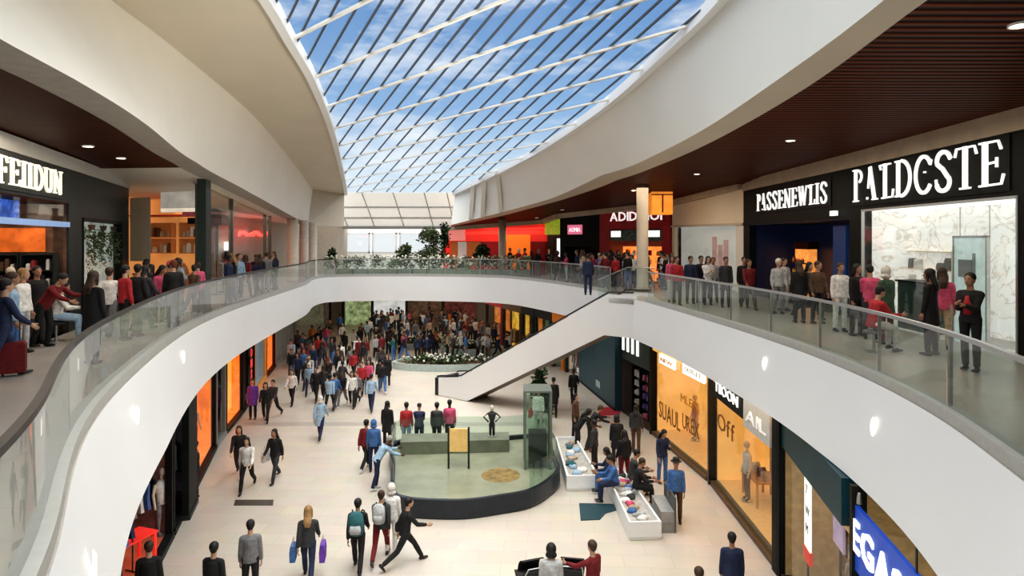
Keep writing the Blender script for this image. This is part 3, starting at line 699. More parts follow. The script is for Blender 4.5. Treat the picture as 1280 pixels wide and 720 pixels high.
prt('back_panel', gs, charcoal, (0, A6.w, ZU, EYE + .35, -.7, -.6), F_=A6); prt('white_poster', gs, lit_white, (.9, 2.2, EYE - 1.9, EYE + .1, -.6, -.55), F_=A6)
A7 = F((-5.2, 48.4), (2.2, 43.0), ZU)
r2 = shop('shop_front', 'long red shop front with an orange panel at the far right end', A7)
zt = EYE - .1; zc = EYE + 1.2
x1_ = A7.xu(582); xo0, xo1 = A7.xu(633), A7.xu(663)
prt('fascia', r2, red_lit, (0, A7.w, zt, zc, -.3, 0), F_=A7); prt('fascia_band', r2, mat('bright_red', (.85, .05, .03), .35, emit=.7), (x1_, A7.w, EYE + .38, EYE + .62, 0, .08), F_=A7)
prt('pale_red_panel', r2, mat('salmon_panel', (.85, .28, .24), .4, emit=.45), (.2, x1_, zt + .05, zc - .1, 0, .05), F_=A7)
prt('pier', r2, red_lit, (0, .5, ZU, zt, -.3, 0), F_=A7); prt('pier', r2, redm, (A7.xu(663), A7.w, ZU, zt, -.3, 0), F_=A7); prt('pier', r2, redm, (A7.xu(600), A7.xu(633), ZU, zt, -.3, 0), F_=A7)
prt('orange_panel', r2, mat('orange_panel', (.88, .19, .02), .4, emit=.6, var=.05), (xo0, xo1, EYE - 2.0, EYE + .55, 0, .06), F_=A7)
room(r2, A7, .5, A7.xu(600), ZU, zt, 1.5, mat('orange_room', (.55, .18, .05), .5, emit=.3), brown_flat, brown_flat)
rw = thing('counter', 'round red counter inside the far red shop front', 'counter', sitz(A7.pt(A7.xu(604), 0, -.02), ZU))
k = MB(); cx = A7.xu(604); k.fbox(A7, cx - .8, cx + .8, ZU, ZU + 1.1, -.5, .25); k.fbox(A7, cx - .9, cx + .9, ZU + 1.1, ZU + 1.2, -.55, .3); k.build('counter_body', red_lit, rw)
# soffit trim along the far shop tops
k = MB()
for f in (A3, A4, A5, A6, A7):
    za, zb = zr(f.o.y), zr(f.pt(f.w, 0).y)
    k.box8([f.pt(0, za - .28, .3), f.pt(f.w, zb - .28, .3), f.pt(f.w, zb - .28, -.4), f.pt(0, za - .28, -.4), f.pt(0, za, .3), f.pt(f.w, zb, .3), f.pt(f.w, zb, -.4), f.pt(0, za, -.4)])
struct('trim_18', k, bm_)

# round columns on the right walkway
colm = mat('stone_column', (.50, .44, .36), .55, var=.06, scale=2)
for i, (u, Y, r) in enumerate([(803, 29.6, .27), (628, 43.0, .26)]):
    x = (u - UC) * Y / FPX; k = MB(); k.lathe([(r * 1.12, ZU + .02), (r * 1.12, ZU + .2), (r, ZU + .22), (r, zr(Y) + EYE * 0)], (x, Y, 0), 20); o = struct('trim_%d' % (19 + i), k, colm, smooth_=True)
# ------------------------------------------------------------------ upper left: dark fashion shop
B1 = F((-8.6, 8.0), (-11.7, 17.3), ZU); B2 = F((-11.7, 17.3), (-13.62, 22.75), ZU)
ds = shop('shop_front', 'dark grey fashion shop with cream serif sign and a blue-lit window band', B1)
ztop = EYE + 1.82
w1 = B1.w
xo1 = B1.xu(86); xo0 = xo1 - 6.6
z_open, z_bar0, z_bar1 = EYE + .95, EYE + .33, EYE + .46
prt('fascia', ds, charcoal, (0, w1, z_open, ztop, -.25, 0), F_=B1); prt('pier', ds, charcoal, (xo1, w1, ZU, z_open, -.35, 0), F_=B1); prt('pier', ds, charcoal, (0, xo0, ZU, z_open, -.35, 0), F_=B1)
prt('blue_bar', ds, mat('blue_lit_bar', (.20, .32, .55), .3, emit=.5), (xo0, xo1, z_bar0, z_bar1, -.12, .03), F_=B1)
room(ds, B1, xo0, xo1, ZU, z_open, 2.6, mat('dim_brown_room', (.12, .06, .035), .6, emit=.15, var=.8, scale=3), mat('brown_floor', (.10, .07, .05), .4), brown_flat)
xa, xb = B1.xu(-44), B1.xu(74)
bd = prt('sign_board', ds, charcoal, (xa - .2, xb + .2, EYE + 1.02, EYE + 1.72, 0, .03), F_=B1)
serif_letters('TTFEIIDUN', B1, xa, xb, EYE + 1.13, EYE + 1.68, .03, letter_cream, bd)
prt('blue_poster', ds, mat('blue_poster', (.03, .10, .42), .4, emit=.9, var=.6, scale=5), (B1.xu(2, -.5), B1.xu(24, -.5), z_bar1 + .05, z_open - .05, -.6, -.5), F_=B1)
prt('orange_poster', ds, mat('orange_poster', (.60, .13, .02), .4, emit=.55, var=.4, scale=3), (xo1 - .08, xo1 - .02, EYE - .3, EYE + .3, -1.5, -.5), F_=B1)
prt('glass_pane', ds, glass_shop, (xo0, xo1, z_bar1, z_open, -.06, -.05), F_=B1)
ds2 = shop('shop_front', 'dark grey wall with a tall window of hanging green plants', B2)
a, b_, c_, d_ = B2.rect(103, 272, 152, 372); c_ = ZU + .35; d_ = EYE + .62
prt('fascia', ds2, charcoal, (0, B2.w, d_, ztop, -.25, 0), F_=B2); prt('pier', ds2, charcoal, (0, a, ZU, d_, -.25, 0), F_=B2); prt('pier', ds2, charcoal, (b_, B2.w, ZU, d_, -.25, 0), F_=B2); prt('window_sill', ds2, charcoal, (a, b_, ZU, c_, -.25, 0), F_=B2)
prt('window_frame', ds2, black, (a, b_, d_ - .09, d_, -.2, .03), (b_ - .08, b_, c_, d_, -.2, .03), (a, a + .05, c_, d_, -.2, .03), F_=B2)
prt('back_panel', ds2, mat('pale_window_wall', (.60, .66, .60), .5, emit=.4, var=.2, scale=2), (a - .3, b_ + 1.6, c_, d_, -.34, -.3), F_=B2)
prt('glass_pane', ds2, glass_shop, (a, b_, c_, d_, -.08, -.07), F_=B2)
leaf_mats = [mat('leaf_green', (.07, .14, .03), .6, var=.5, scale=12), mat('leaf_dark', (.025, .06, .018), .6, var=.4, scale=12), mat('leaf_olive', (.12, .15, .07), .6, var=.4, scale=12), mat('blossom_white', (.75, .74, .66), .6, var=.08, scale=12)]
def foliage(k, c, rx, ry, rz, n, size, mi=0, droop=0.0):
    for _ in range(n):
        while True:
            q = Vector((random.uniform(-1, 1), random.uniform(-1, 1), random.uniform(-1, 1)))
            if .25 < q.length < 1: break
        p = Vector(c) + Vector((q.x * rx, q.y * ry, q.z * rz)); d = Vector((random.gauss(0, 1), random.gauss(0, 1), random.gauss(.2 - droop, .7))).normalized(); s = d.cross(Vector((random.random(), random.random(), random.random() + .1))).normalized()
        L = size * random.uniform(.7, 1.3); w_ = L * .32
        k.add([p, p + d * L * .5 + s * w_, p + d * L, p + d * L * .5 - s * w_], [(0, 1, 2, 3)], mi)
for i in range(4):
    x = lerp(a + .3, b_ - .3, i / 3); t = thing('hanging_plant', ['green trailing plant in the dark shop window, first from the left', 'green trailing plant in the dark shop window, second from the left', 'green trailing plant in the dark shop window, third from the left', 'green trailing plant in the dark shop window, fourth from the left'][i], 'plant', B2.pt(x, d_ - .12, -.17), 0, 'hanging plants in the window')
    k = MB(); k.lathe([(.07, -.2), (.1, -.06), (.1, -.05), (.02, -.05)], seg=10); k.tube([(0, 0, -.05), (0, 0, .03)], .008, 4); sub('pot', k, cm('brown'), t)
    k = MB(); 
    for q in range(7):
        h = random.uniform(.15, 1.5); foliage(k, (random.uniform(-.18, .18), random.uniform(-.15, .1), -.15 - h * .5), .12, .1, h * .5, 45, .11, 0, .8)
    sub('foliage', k, leaf_mats[2], t)
# frame strip above the dark shop
k = MB()
for f in (B1, B2): k.fbox(f, -.6 if f is B1 else 0, f.w, ztop, ztop + .34, -.25, .05)
struct('trim_21', k, grey_trim)
for i, (x, n, cols, lab) in enumerate([(B1.xu(5, -.9), -.9, ['blue', 'white', 'blue', 'navy', 'white', 'grey'], 'clothes rack of blue and white garments in the dark shop entrance'), (B1.xu(28, -1.2), -1.2, ['white', 'pink', 'white', 'beige', 'white', 'grey', 'black'], 'clothes rack of white and pink garments inside the dark shop'),
                                   (B1.xu(52, -1.0), -1.0, ['red', 'black', 'white', 'red', 'black', 'brown', 'white'], 'clothes rack of red and black garments inside the dark shop'), (B1.xu(73, -.9), -.9, ['black', 'white', 'black', 'blue', 'grey', 'white'], 'clothes rack of black and white garments by the dark pier')]):
    rack(sitz(onF(B1, x, n), ZU + .025), rzF(B1), cols, lab, 'racks in the dark shop', 1.1, 1.5)
for i, n_ in enumerate([-2.05, -1.3, -.55]):
    shelves(sitz(onF(B1, xo1 - .45, n_), ZU + .03), rzF(B1) - pi / 2, .72, 2.05, .38, 5, [['blue', 'white', 'grey', 'blue'], ['white', 'beige', 'brown', 'yellow'], ['red', 'white', 'black', 'red']][i], ['tall shelf of blue and white goods at the back of the dark shop', 'tall shelf of beige and white goods at the back of the dark shop', 'tall shelf of red and white goods at the back of the dark shop'][i], charcoal, 'tall shelves in the dark shop', per=5)
for i, (x, n) in enumerate([(B1.xu(16, -.5), -.55), (B1.xu(62, -.5), -.6)]):
    mannequin(sitz(onF(B1, x, n), ZU + .025), rzF(B1), ['white', 'red'][i], ['blue', 'black'][i], ['mannequin in a white top and blue trousers at the dark shop', 'mannequin in a red top and black trousers at the dark shop'][i])
# ------------------------------------------------------------------ upper left: orange-lit shop, dark column, glass fronts
B3 = F((-13.62, 22.75), (-10.7, 21.9), ZU)
os_ = shop('shop_front', 'open shop glowing orange with an arched niche and shelves behind a dark column', B3)
ola = mat('orange_glow_wall', (.72, .34, .11), .5, emit=.42, var=.15, scale=1.2)
zt = EYE + 1.95
xr = B3.xu(259, -3.6)
k = MB(); k.fbox(B3, -2.7, xr, ZU, zt, -3.6, -3.55); k.fbox(B3, -2.75, -2.7, ZU, zt, -3.6, -1.0); k.build('room_wall', ola, os_)
k = MB(); k.fbox(B3, -2.6, xr, EYE + .95, EYE + 1.0, -3.5, -2.4); k.build('ledge', redm, os_)
prt('upper_panel', os_, mat('pale_upper_panel', (.62, .60, .55), .5, emit=.3, var=.25, scale=1.2), (-.2, B3.xu(246, -1.7), EYE + 1.05, zt, -1.7, -1.6), F_=B3)
prt('maroon_band', os_, mat('maroon_band', (.22, .03, .05), .5, emit=.1, var=.3), (.9, B3.xu(248, -1.6), EYE + .88, EYE + 1.05, -1.6, -1.5), F_=B3)
prt('dark_bracket', os_, black, (1.75, B3.xu(249, -1), EYE + .58, EYE + .8, -1.0, -.85), F_=B3)
k = MB()
arcp = [(B3.xu(223, -3.5) + .55 * cos(a * pi / 10), EYE - 1.6 + .75 * sin(a * pi / 10)) for a in range(11)]
k.loft([[B3.pt(x, z, n_) for x, z in arcp + [(arcp[-1][0], ZU + .03), (arcp[0][0], ZU + .03)]] for n_ in (-3.54, -3.46)], True, 0, True); k.build('arched_niche', mat('dark_orange_niche', (.30, .10, .03), .5, emit=.3), os_)
prt('glass_panel', os_, glass_mat('frosted_panel_glass', (.7, .75, .72), .1, haze=.6, hazecol=(.66, .68, .62)), (0.02, B3.xu(187), EYE - .75, EYE + 1.5, -.05, -.03), F_=B3)
for i, (x, z, lab) in enumerate([(B3.xu(200, -3.3), EYE - .55, 'orange wall shelf with white boxes, lower left in the orange shop'), (B3.xu(238, -3.3), EYE - .55, 'orange wall shelf with books, lower right in the orange shop'), (B3.xu(200, -3.3), EYE + .1, 'orange wall shelf with boxes, upper left in the orange shop'), (B3.xu(238, -3.3), EYE + .1, 'orange wall shelf with jars, upper right in the orange shop')]):
    shelves(B3.pt(x, z, -3.3), rzF(B3), 1.15, .6, .25, 1, ['white', 'beige', 'white', 'brown'], lab, mat('orange_wood', (.42, .16, .05), .5, emit=.15), 'wall shelves in the orange shop', per=5)
dc = thing('shop_column', 'square dark column between the orange shop and the glass fronts', 'column', (0, 0, 0))
cx0, cx1 = dep(250, 0, 21.2).x, dep(261, 0, 21.2).x
k = MB(); k.box(cx0, cx1, 21.0, 21.35, ZU + .02, EYE + 2.05); k.build('shaft', mat('dark_green_column', (.035, .05, .045), .35), dc)
k = MB(); k.box(cx0 - .03, cx1 + .03, 20.97, 21.38, ZU + .02, ZU + .15); k.build('plinth', black, dc)
B4 = F((-10.55, 21.6), (-12.9, 33.5), ZU)
zt = EYE + 1.75
gf = shop('shop_front', 'glass shop front with red neon lights glowing inside the left walkway', B4)
def zt4(x): return interp([(0, EYE + 1.9), (B4.w, EYE + 1.32)], x)
xs4 = [0, B4.xu(290), B4.xu(338), B4.w]
for i, x in enumerate(xs4): prt('mullion', gf, mat('bronze_mullion', (.12, .10, .085), .4), (x - .07, x + .07, ZU, zt4(x), -.12, .05), F_=B4)
for a, b_ in zip(xs4, xs4[1:]):
    k = MB(); k.add([B4.pt(a, ZU), B4.pt(b_, ZU), B4.pt(b_, zt4(b_)), B4.pt(a, zt4(a))], [(0, 1, 2, 3)]); k.build('glass_pane', glass_shop, gf, clean=False)
k = MB(); k.box8([B4.pt(0, zt4(0), .06), B4.pt(B4.w, zt4(B4.w), .06), B4.pt(B4.w, zt4(B4.w), -.2), B4.pt(0, zt4(0), -.2), B4.pt(0, zt4(0) + .1, .06), B4.pt(B4.w, zt4(B4.w) + .1, .06), B4.pt(B4.w, zt4(B4.w) + .1, -.2), B4.pt(0, zt4(0) + .1, -.2)]); k.build('head_rail', beige, gf)
k = MB(); k.fbox(B4, B4.xu(264, -2.5), B4.w, ZU, EYE + 1.2, -2.5, -2.45); k.build('room_wall', mat('dim_taupe_room', (.20, .15, .12), .6, emit=.16, var=.4, scale=1.5), gf)
k = MB(); k.fbox(B4, B4.xu(266, -2.0), B4.w, EYE + .75, EYE + 1.25, -2.4, -1.6); k.build('dark_bulkhead', mat('plum_bulkhead', (.08, .04, .05), .5, var=.4, scale=4), gf)
k = MB()
neon = mat('red_neon', (.9, .05, .04), .4, emit=3.0, var=.02)
for c_, rr_ in ((B4.xu(312, -1.2), 1.5), (B4.xu(326, -1.2), 1.0)):
    k.tube([B4.pt(c_ + rr_ * cos(a * pi / 12), EYE + .35 + .1 * sin(a * pi / 3), -1.2 + .45 * sin(a * pi / 12)) for a in range(25)], .07, 6)
k.build('neon_ring', neon, gf)
prt('white_sign_band', gf, lit_white, (B4.xu(285, -2), B4.xu(325, -2), EYE - .55, EYE - .1, -2.2, -2.1), F_=B4)
prt('dark_doorway', gf, black, (B4.xu(288, -2), B4.xu(296, -2), ZU, EYE - .6, -2.3, -2.2), (B4.xu(305, -2), B4.xu(322, -2), ZU, EYE - .6, -2.3, -2.2), F_=B4)
for i, (x, n) in enumerate([(B4.xu(275, -1), -1.0), (B4.xu(285, -1), -1.1), (B4.xu(300, -1), -1.0), (B4.xu(347, -1), -1.0)]):
    rack(sitz(onF(B4, x, n), ZU + .03), rzF(B4), random.choices(['black', 'white', 'red', 'grey', 'blue'], k=6), 'clothes rack behind the neon-lit glass front, number %d from the dark column' % 1 if False else ['clothes rack behind the neon-lit glass, beside the dark column', 'clothes rack behind the neon-lit glass, second from the dark column', 'clothes rack behind the neon-lit glass, third from the dark column', 'clothes rack behind the last glass pane, by the stone columns'][i], 'racks behind the glass front')
# pale columns and wall closing the far left
for i, (u, Y, r) in enumerate([(366, 36.5, .3), (380, 38.0, .26), (390, 39.5, .3)]):
    x = (u - UC) * Y / FPX; k = MB(); k.lathe([(r * 1.15, ZU + .02), (r * 1.15, ZU + .25), (r, ZU + .28), (r, zl(Y) + .02)], (x, Y, 0), 18); struct('trim_%d' % (22 + i), k, mat('pale_column', (.58, .52, .43), .6), smooth_=True)
k = MB(); k.add([(-15.6, 34, ZU), (-14.2, 42.5, ZU), (-12.6, 46, ZU), (-12.6, 49, ZU), (-15.6, 34, EYE + 1.6), (-14.2, 42.5, EYE + 1.25), (-12.6, 46, EYE + 1.1), (-12.6, 49, EYE + 1.1)], [(0, 1, 5, 4), (1, 2, 6, 5), (2, 3, 7, 6)])
struct('wall_left_end', k, mat('taupe_wall', (.48, .42, .34), .6))

# ================================================================== lower level, right
def PR(u):
    "point of the right ground-floor shop line whose base shows at pixel column u"
    best = min(((abs(UC + p.x * FPX / p.y - u), i) for i, p in enumerate(WR) if p.y > 8), key=lambda q: q[0])[1]
    for a, b in zip(WR, WR[1:]):
        ua, ub = UC + a.x * FPX / a.y, UC + b.x * FPX / b.y
        if a.y > 8 and (ua - u) * (ub - u) <= 0: return a.lerp(b, (u - ua) / (ub - ua + 1e-9))
    return WR[best]
gold = mat('gold_lit_wall', (.86, .52, .15), .5, emit=.5, var=.12, scale=.9); gold_floor = mat('gold_floor', (.75, .50, .2), .35, emit=.15)
skirt_m = mat('brown_plinth', (.10, .055, .03), .45)
def gwin(u0, u1, label):
    f = F(PR(u0), PR(u1), 0); t = shop('shop_window', label, f)
    prt('plinth', t, skirt_m, (0, f.w, 0, .14, -.25, .04), F_=f)
    prt('fascia', t, gold, (0, f.w, 3.45, 3.9, -.2, 0), F_=f)
    room(t, f, 0.02, f.w - .02, .12, 3.45, 1.7, gold, gold_floor, gold)
    prt('glass_pane', t, glass_shop, (.04, f.w - .04, .14, 3.45, -.05, -.04), F_=f)
    return f, t
G1, g1 = gwin(815, 884, 'glowing golden shop window with brown lettering, farther of the two')
G2, g2 = gwin(888, 972, 'glowing golden shop window with a black sign board, nearer of the two')
prt('mullion', g1, black, (-.1, .06, 0, 3.9, -.2, .08), F_=G1); prt('mullion', g2, dark_metal, (-.05, .07, 0, 3.9, -.2, .08), F_=G2); prt('mullion', g2, black, (G2.w - .1, G2.w + .22, 0, 3.9, -.2, .1), F_=G2)
def txt(f, t, s, u0, u1, v0, v1, n, m, bold=0.0):
    a, b_, c_, d_ = f.rect(u0, v0, u1, v1, n); letters(s, f, a, b_, c_, d_, n, m, t, bold, .008)
txt(G1, g1, 'SUAUL', 824, 850, 508, 530, -.02, letter_brown); txt(G1, g1, 'UREX', 853, 874, 522, 542, -.02, letter_brown); txt(G1, g1, 'MLEN', 851, 872, 497, 508, -.02, mat('amber_letter', (.55, .28, .05), .5))
txt(G2, g2, 'Off', 897, 918, 522, 544, -.02, letter_brown)
def sign(f, t, u0, v0, u1, v1, m, s=None, sm=None, n=.06):
    a, b_, c_, d_ = f.rect(u0, v0, u1, v1, n); o = prt('sign_board', t, m, (a, b_, c_, d_, 0, n), F_=f)
    if s: letters(s, f, a + (b_ - a) * .12, b_ - (b_ - a) * .12, c_ + (d_ - c_) * .28, d_ - (d_ - c_) * .3, n, sm, o)
    return o
sign(G1, g1, 824, 446, 843, 458, lit_white, 'NEW', mat('peach_letter', (.8, .45, .3), .5)); sign(G1, g1, 853, 458, 880, 473, lit_white, 'OUTLET', mat('grey_letter', (.45, .45, .45), .5))
sign(G2, g2, 890, 476, 928, 508, black, 'TIIOON', letter_white); sign(G2, g2, 929, 508, 962, 546, mat('pale_grey_sign', (.42, .42, .41), .5, emit=.12), 'AIL', mat('soft_white_letter', (.8, .8, .8), .5, emit=.2))
mq = mannequin(sitz(onF(G2, G2.xu(934, -.6), -.6), .15), rzF(G2), 'white', 'brown', 'mannequin in a white top and dark red skirt in the golden window')
table(sitz(onF(G2, G2.xu(946, -.9), -1.0), .15), rzF(G2), 1.3, .7, .75, 'small wooden display table in the nearer golden window', mat('wood_light', (.55, .33, .14), .5), [])
for i, (x, z, c_, lab) in enumerate([(-.35, .9, 'white', 'white paper bag on the wooden display table'), (.1, .9, 'brown', 'brown box on the wooden display table'), (.42, .9, 'beige', 'beige box on the wooden display table')]):
    p = onF(G2, G2.xu(946, -.9) + x, -1.0); k = MB(); k.loft([[(p.x - .1, p.y - .08, .9), (p.x + .1, p.y - .08, .9), (p.x + .1, p.y + .08, .9), (p.x - .1, p.y + .08, .9)], [(p.x - .11, p.y - .08, 1.1), (p.x + .11, p.y - .08, 1.1), (p.x + .11, p.y + .08, 1.1), (p.x - .11, p.y + .08, 1.1)], [(p.x - .11, p.y - .02, 1.16), (p.x + .11, p.y - .02, 1.16), (p.x + .11, p.y + .02, 1.16), (p.x - .11, p.y + .02, 1.16)]], True, 0, True); tag(k.build('goods_box', cm(c_)), lab, 'box')
shelves(sitz(onF(G2, G2.xu(962, -1.2), -1.45), .15), rzF(G2), 1.3, 2.2, .35, 4, ['beige', 'yellow', 'white', 'brown'], 'wooden shelf of goods at the near end of the golden window', mat('wood_light', (.55, .33, .14), .5), per=4)
for i, uu in enumerate((828, 842, 866)):
    mannequin(sitz(onF(G1, G1.xu(uu, -1.1), -1.2), .15), rzF(G1), ['yellow', 'beige', 'orange'][i], ['brown', 'yellow', 'beige'][i], ['mannequin in yellow behind the lettering, far golden window', 'mannequin in beige behind the lettering, far golden window', 'mannequin in orange behind the lettering, far golden window'][i], None, mat('gold_mannequin', (.75, .5, .22), .5))
# teal shop at the near right
G3 = F(PR(985) if PR(985).y > 9 else Vector((6.1, 13.6, 0)), Vector((5.35, 9.9, 0)), 0)
G3 = F((6.33, 15.0), (5.5, 10.4), 0)
t3 = shop('shop_front', 'dark teal shop front with a lit window at the near right', G3)
prt('fascia', t3, teal, (0, G3.xu(1054), 3.1, 3.9, -.2, .03), F_=G3)
xd = G3.xu(1060); prt('dark_pier', t3, mat('dark_olive_wall', (.02, .02, .012), .5, spec=.2), (xd, G3.w, .12, 3.9, -.25, -.02), F_=G3)
prt('plinth', t3, skirt_m, (0, G3.w, 0, .12, -.2, .04), F_=G3)
wall3 = mat('ochre_window_wall', (.42, .28, .12), .5, emit=.3, var=.2)
room(t3, G3, .12, xd, .1, 3.1, 1.6, wall3, mat('grey_shop_floor', (.25, .22, .18), .4), wall3)
prt('glass_pane', t3, glass_shop, (.12, xd, .12, 3.1, -.05, -.04), F_=G3); prt('mullion', t3, black, (-.06, .1, 0, 3.9, -.15, .1), F_=G3)
bt = thing('banner_sign', 'tall white banner sign with a red foot inside the teal shop window', 'sign', sitz(onF(G3, G3.xu(1010, -.35), -.35), .1), rzF(G3))
k = MB(); k.box(-.22, .22, -.02, .02, 1.0, 2.62); bb = sub('banner', k, lit_white, bt); k = MB(); k.box(-.24, .24, -.04, .04, .72, 1.0); sub('banner_foot', k, red_lit, bt); k = MB(); k.box(-.02, .02, -.02, .02, .02, .72); k.box(-.2, .2, -.1, .1, 0.02, .05); sub('stand', k, dark_metal, bt)
for z, s in ((2.3, '7'), (1.85, 'W'), (1.45, 'M')):
    me = text_mesh(s, .28, 1, .004); me.materials.clear(); me.materials.append(letter_black); me.transform(Matrix(((1, 0, 0, -.1), (0, 0, -1, -.026), (0, 1, 0, z - .1), (0, 0, 0, 1)))); o = link('letter', me); o.parent = bb
ps = thing('poster', 'lilac framed poster standing in the teal shop window', 'poster', sitz(onF(G3, G3.xu(1049, -.4), -.4), .1), rzF(G3))
k = MB(); k.box(-.30, .30, -.02, .02, 1.95, 2.85); sub('picture', k, mat('lilac_poster', (.55, .42, .62), .5, emit=.35, var=.2, scale=4), ps); k = MB(); k.box(-.35, .35, .02, .04, 1.9, 2.9); sub('frame', k, brown_flat, ps); k = MB(); k.box(-.02, .02, .0, .04, 0.02, 1.9); k.box(-.2, .2, -.12, .12, .02, .05); sub('stand', k, dark_metal, ps)
shelves(sitz(onF(G3, G3.xu(1046, -.9), -1.1), .12), rzF(G3), .9, 1.3, .4, 3, ['yellow', 'beige', 'white'], 'pale wooden shelf with goods in the teal shop window', mat('wood_light', (.55, .33, .14), .5), per=3)
# blue hanging banner with white letters in front of the teal shop
p0 = dep(1063, 622, 10.6); p1 = dep(1132, 720, 8.2)
f5 = F((p0.x, p0.y), (5.15, 8.0), 0)
bz1 = EYE - (632 - VH) * p0.y / FPX
bs5 = thing('banner_sign', 'royal blue sign board with white letters under the near right fascia', 'sign', f5.pt(f5.w / 2, bz1 - .6, 0))
bd = prt('sign_board', bs5, mat('royal_blue', (.012, .07, .42), .4, emit=.35, var=.05), (0, f5.w, bz1 - .95, bz1 + .1, -.06, 0), F_=f5)
letters('EGASL', f5, .12, f5.w * .93, bz1 - .62, bz1 - .1, .0, letter_white, bd, bold=.015)
prt('hanger', bs5, dark_metal, (.2, .24, bz1 + .1, 3.92, -.04, -.02), (f5.w - .3, f5.w - .26, bz1 + .1, 3.92, -.04, -.02), F_=f5)
k = MB(); p = f5.pt(.55, 3.75, .05); k.lathe([(.02, .17), (.035, .08), (.04, 0), (.01, -.01)], (p.x, p.y, 3.75), 10); tag(k.build('spotlight', steel), 'small round spotlight above the royal blue sign', 'light')
# teal hoarding and book shop further back
G4 = F(PR(729), PR(775), 0); t4 = shop('hoarding', 'plain dark teal hoarding wall beside the book shop', G4, cat='hoarding')
prt('panel', t4, mat('teal_hoarding', (.012, .06, .085), .45, var=.12, scale=.6), (0, G4.w, 0.02, 3.9, -.2, .25), F_=G4); prt('skirting', t4, black, (0, G4.w, 0, .1, .25, .28), F_=G4)
a, b_, c_, d_ = G4.rect(745, 476, 750, 484, .25); prt('small_mark', t4, mat('pale_mark', (.4, .5, .45), .5), (a, b_, c_, d_, .25, .26), F_=G4)
G5 = F(PR(776), PR(812), 0); t5 = shop('shop_front', 'dark shop front with striped top window and goods shelves', G5)
prt('fascia', t5, mat('dark_green_fascia', (.012, .03, .025), .45), (0, G5.w, 2.5, 3.9, -.3, 0), F_=G5)
k = MB()
for i in range(4): k.fbox(G5, .25 + i * .55, .45 + i * .55, 2.9, 3.8, 0, .04)
k.build('white_stripe', lit_white, t5)
room(t5, G5, 0.05, G5.w - .05, 0, 2.5, 1.4, mat('dim_green_room', (.05, .035, .03), .6, emit=.1), skirt_m, black)
for i, (x, c_) in enumerate(((.55, ['white', 'white', 'beige']), (1.5, ['purple', 'red', 'pink']), (2.4, ['yellow', 'green', 'beige']))):
    if x < G5.w - .3: shelves(sitz(onF(G5, x, -.5), .025), rzF(G5), .85, 2.1, .35, 5, c_, ['shelf of white goods in the dark shop beside the hoarding', 'shelf of purple and red goods in the dark shop', 'shelf of yellow and green goods beside the golden window'][i], black, 'shelves in the dark shop', per=3)
# shops beyond the escalator on the right
far_r = [(728, 706, 'shop front with a warm white and red window beyond the teal hoarding', 'white', 'red'), (704, 690, 'shop front with a pale beige window behind the escalator', 'beige', 'orange'), (689, 668, 'shop front full of dark green foliage at the far right', 'green', 'black'), (667, 652, 'shop front with a narrow orange pillar at the far right', 'orange', 'black'), (651, 628, 'shop front glowing amber yellow at the far right', 'yellow', 'brown'), (627, 607, 'shop front glowing deep orange at the far right corner', 'orange', 'red')]
for ub, ua, lab, c1, c2 in far_r:
    f = F(PR(ua), PR(ub), 0); t = shop('shop_front', lab, f); lm = mat('lit_' + c1, jitter(CLOTHC[c1], 0), .5, emit=.7 if c1 not in ('green',) else .35, var=.35, scale=2)
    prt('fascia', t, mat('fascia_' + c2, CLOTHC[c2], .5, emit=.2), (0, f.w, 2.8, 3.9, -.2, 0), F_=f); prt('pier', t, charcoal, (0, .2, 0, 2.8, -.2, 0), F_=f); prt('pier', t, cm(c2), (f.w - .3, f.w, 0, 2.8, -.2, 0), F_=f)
    prt('back_panel', t, lm, (.2, f.w - .3, 0, 2.8, -.8, -.7), F_=f); prt('glass_pane', t, glass_shop, (.2, f.w - .3, 0.05, 2.8, -.06, -.05), F_=f)
    rack(sitz(onF(f, f.w * .45, -.4), 0.0), rzF(f), random.choices([c1, c2, 'black', 'white'], k=7), 'clothes rack inside the ' + lab.replace('shop front ', 'shop ').replace(' at the far right', '').replace('shop with', 'shop with').split(' behind')[0], 'racks in the far right shops', 1.3)
# ================================================================== lower level, left
def PL(y): return curve_at_y(WL, y)
def bay(y0, y1, name, label, head_m, back_m_, floor_=None, hz=3.0, depth=1.5, glass=True, pm=black):
    f = F(PL(y0), PL(y1), 0); t = shop(name, label, f)
    prt('plinth', t, pm, (0, f.w, 0, .16, -.15, .06), F_=f); prt('fascia', t, head_m, (0, f.w, hz, 3.9, -.2, 0), F_=f)
    prt('pier', t, pm, (0, .14, .16, hz, -.15, .02), F_=f); prt('pier', t, pm, (f.w - .14, f.w, .16, hz, -.15, .02), F_=f)
    room(t, f, .05, f.w - .05, .1, hz, depth, back_m_, floor_ or back_m_, head_m)
    if glass: prt('glass_pane', t, glass_shop, (.14, f.w - .14, .16, hz, -.05, -.04), F_=f)
    return f, t
or1 = mat('orange_lit_room', (.85, .26, .05), .5, emit=.85, var=.2, scale=1.5); or2 = mat('red_orange_floor', (.50, .12, .06), .4, emit=.25, var=.3, scale=2)
H1, h1 = bay(12.6, 17.0, 'shop_front', 'open clothes shop with red floor at the near left', black, mat('dim_red_room', (.12, .05, .04), .6, emit=.15, var=.4), or2, glass=False)
H2, h2 = bay(17.1, 20.0, 'shop_front', 'black clothes shop between the red floor and orange window', black, mat('dim_violet_room', (.06, .045, .06), .6, emit=.15, var=.5, scale=4), brown_flat)
H3, h3 = bay(20.1, 24.2, 'shop_window', 'orange lit window with mannequins on the left', black, or1)
H4, h4 = bay(24.3, 26.0, 'shop_front', 'narrow dark grey door front between the orange windows', charcoal, charcoal, glass=True, pm=mat('grey_pier', (.28, .28, .27), .5))
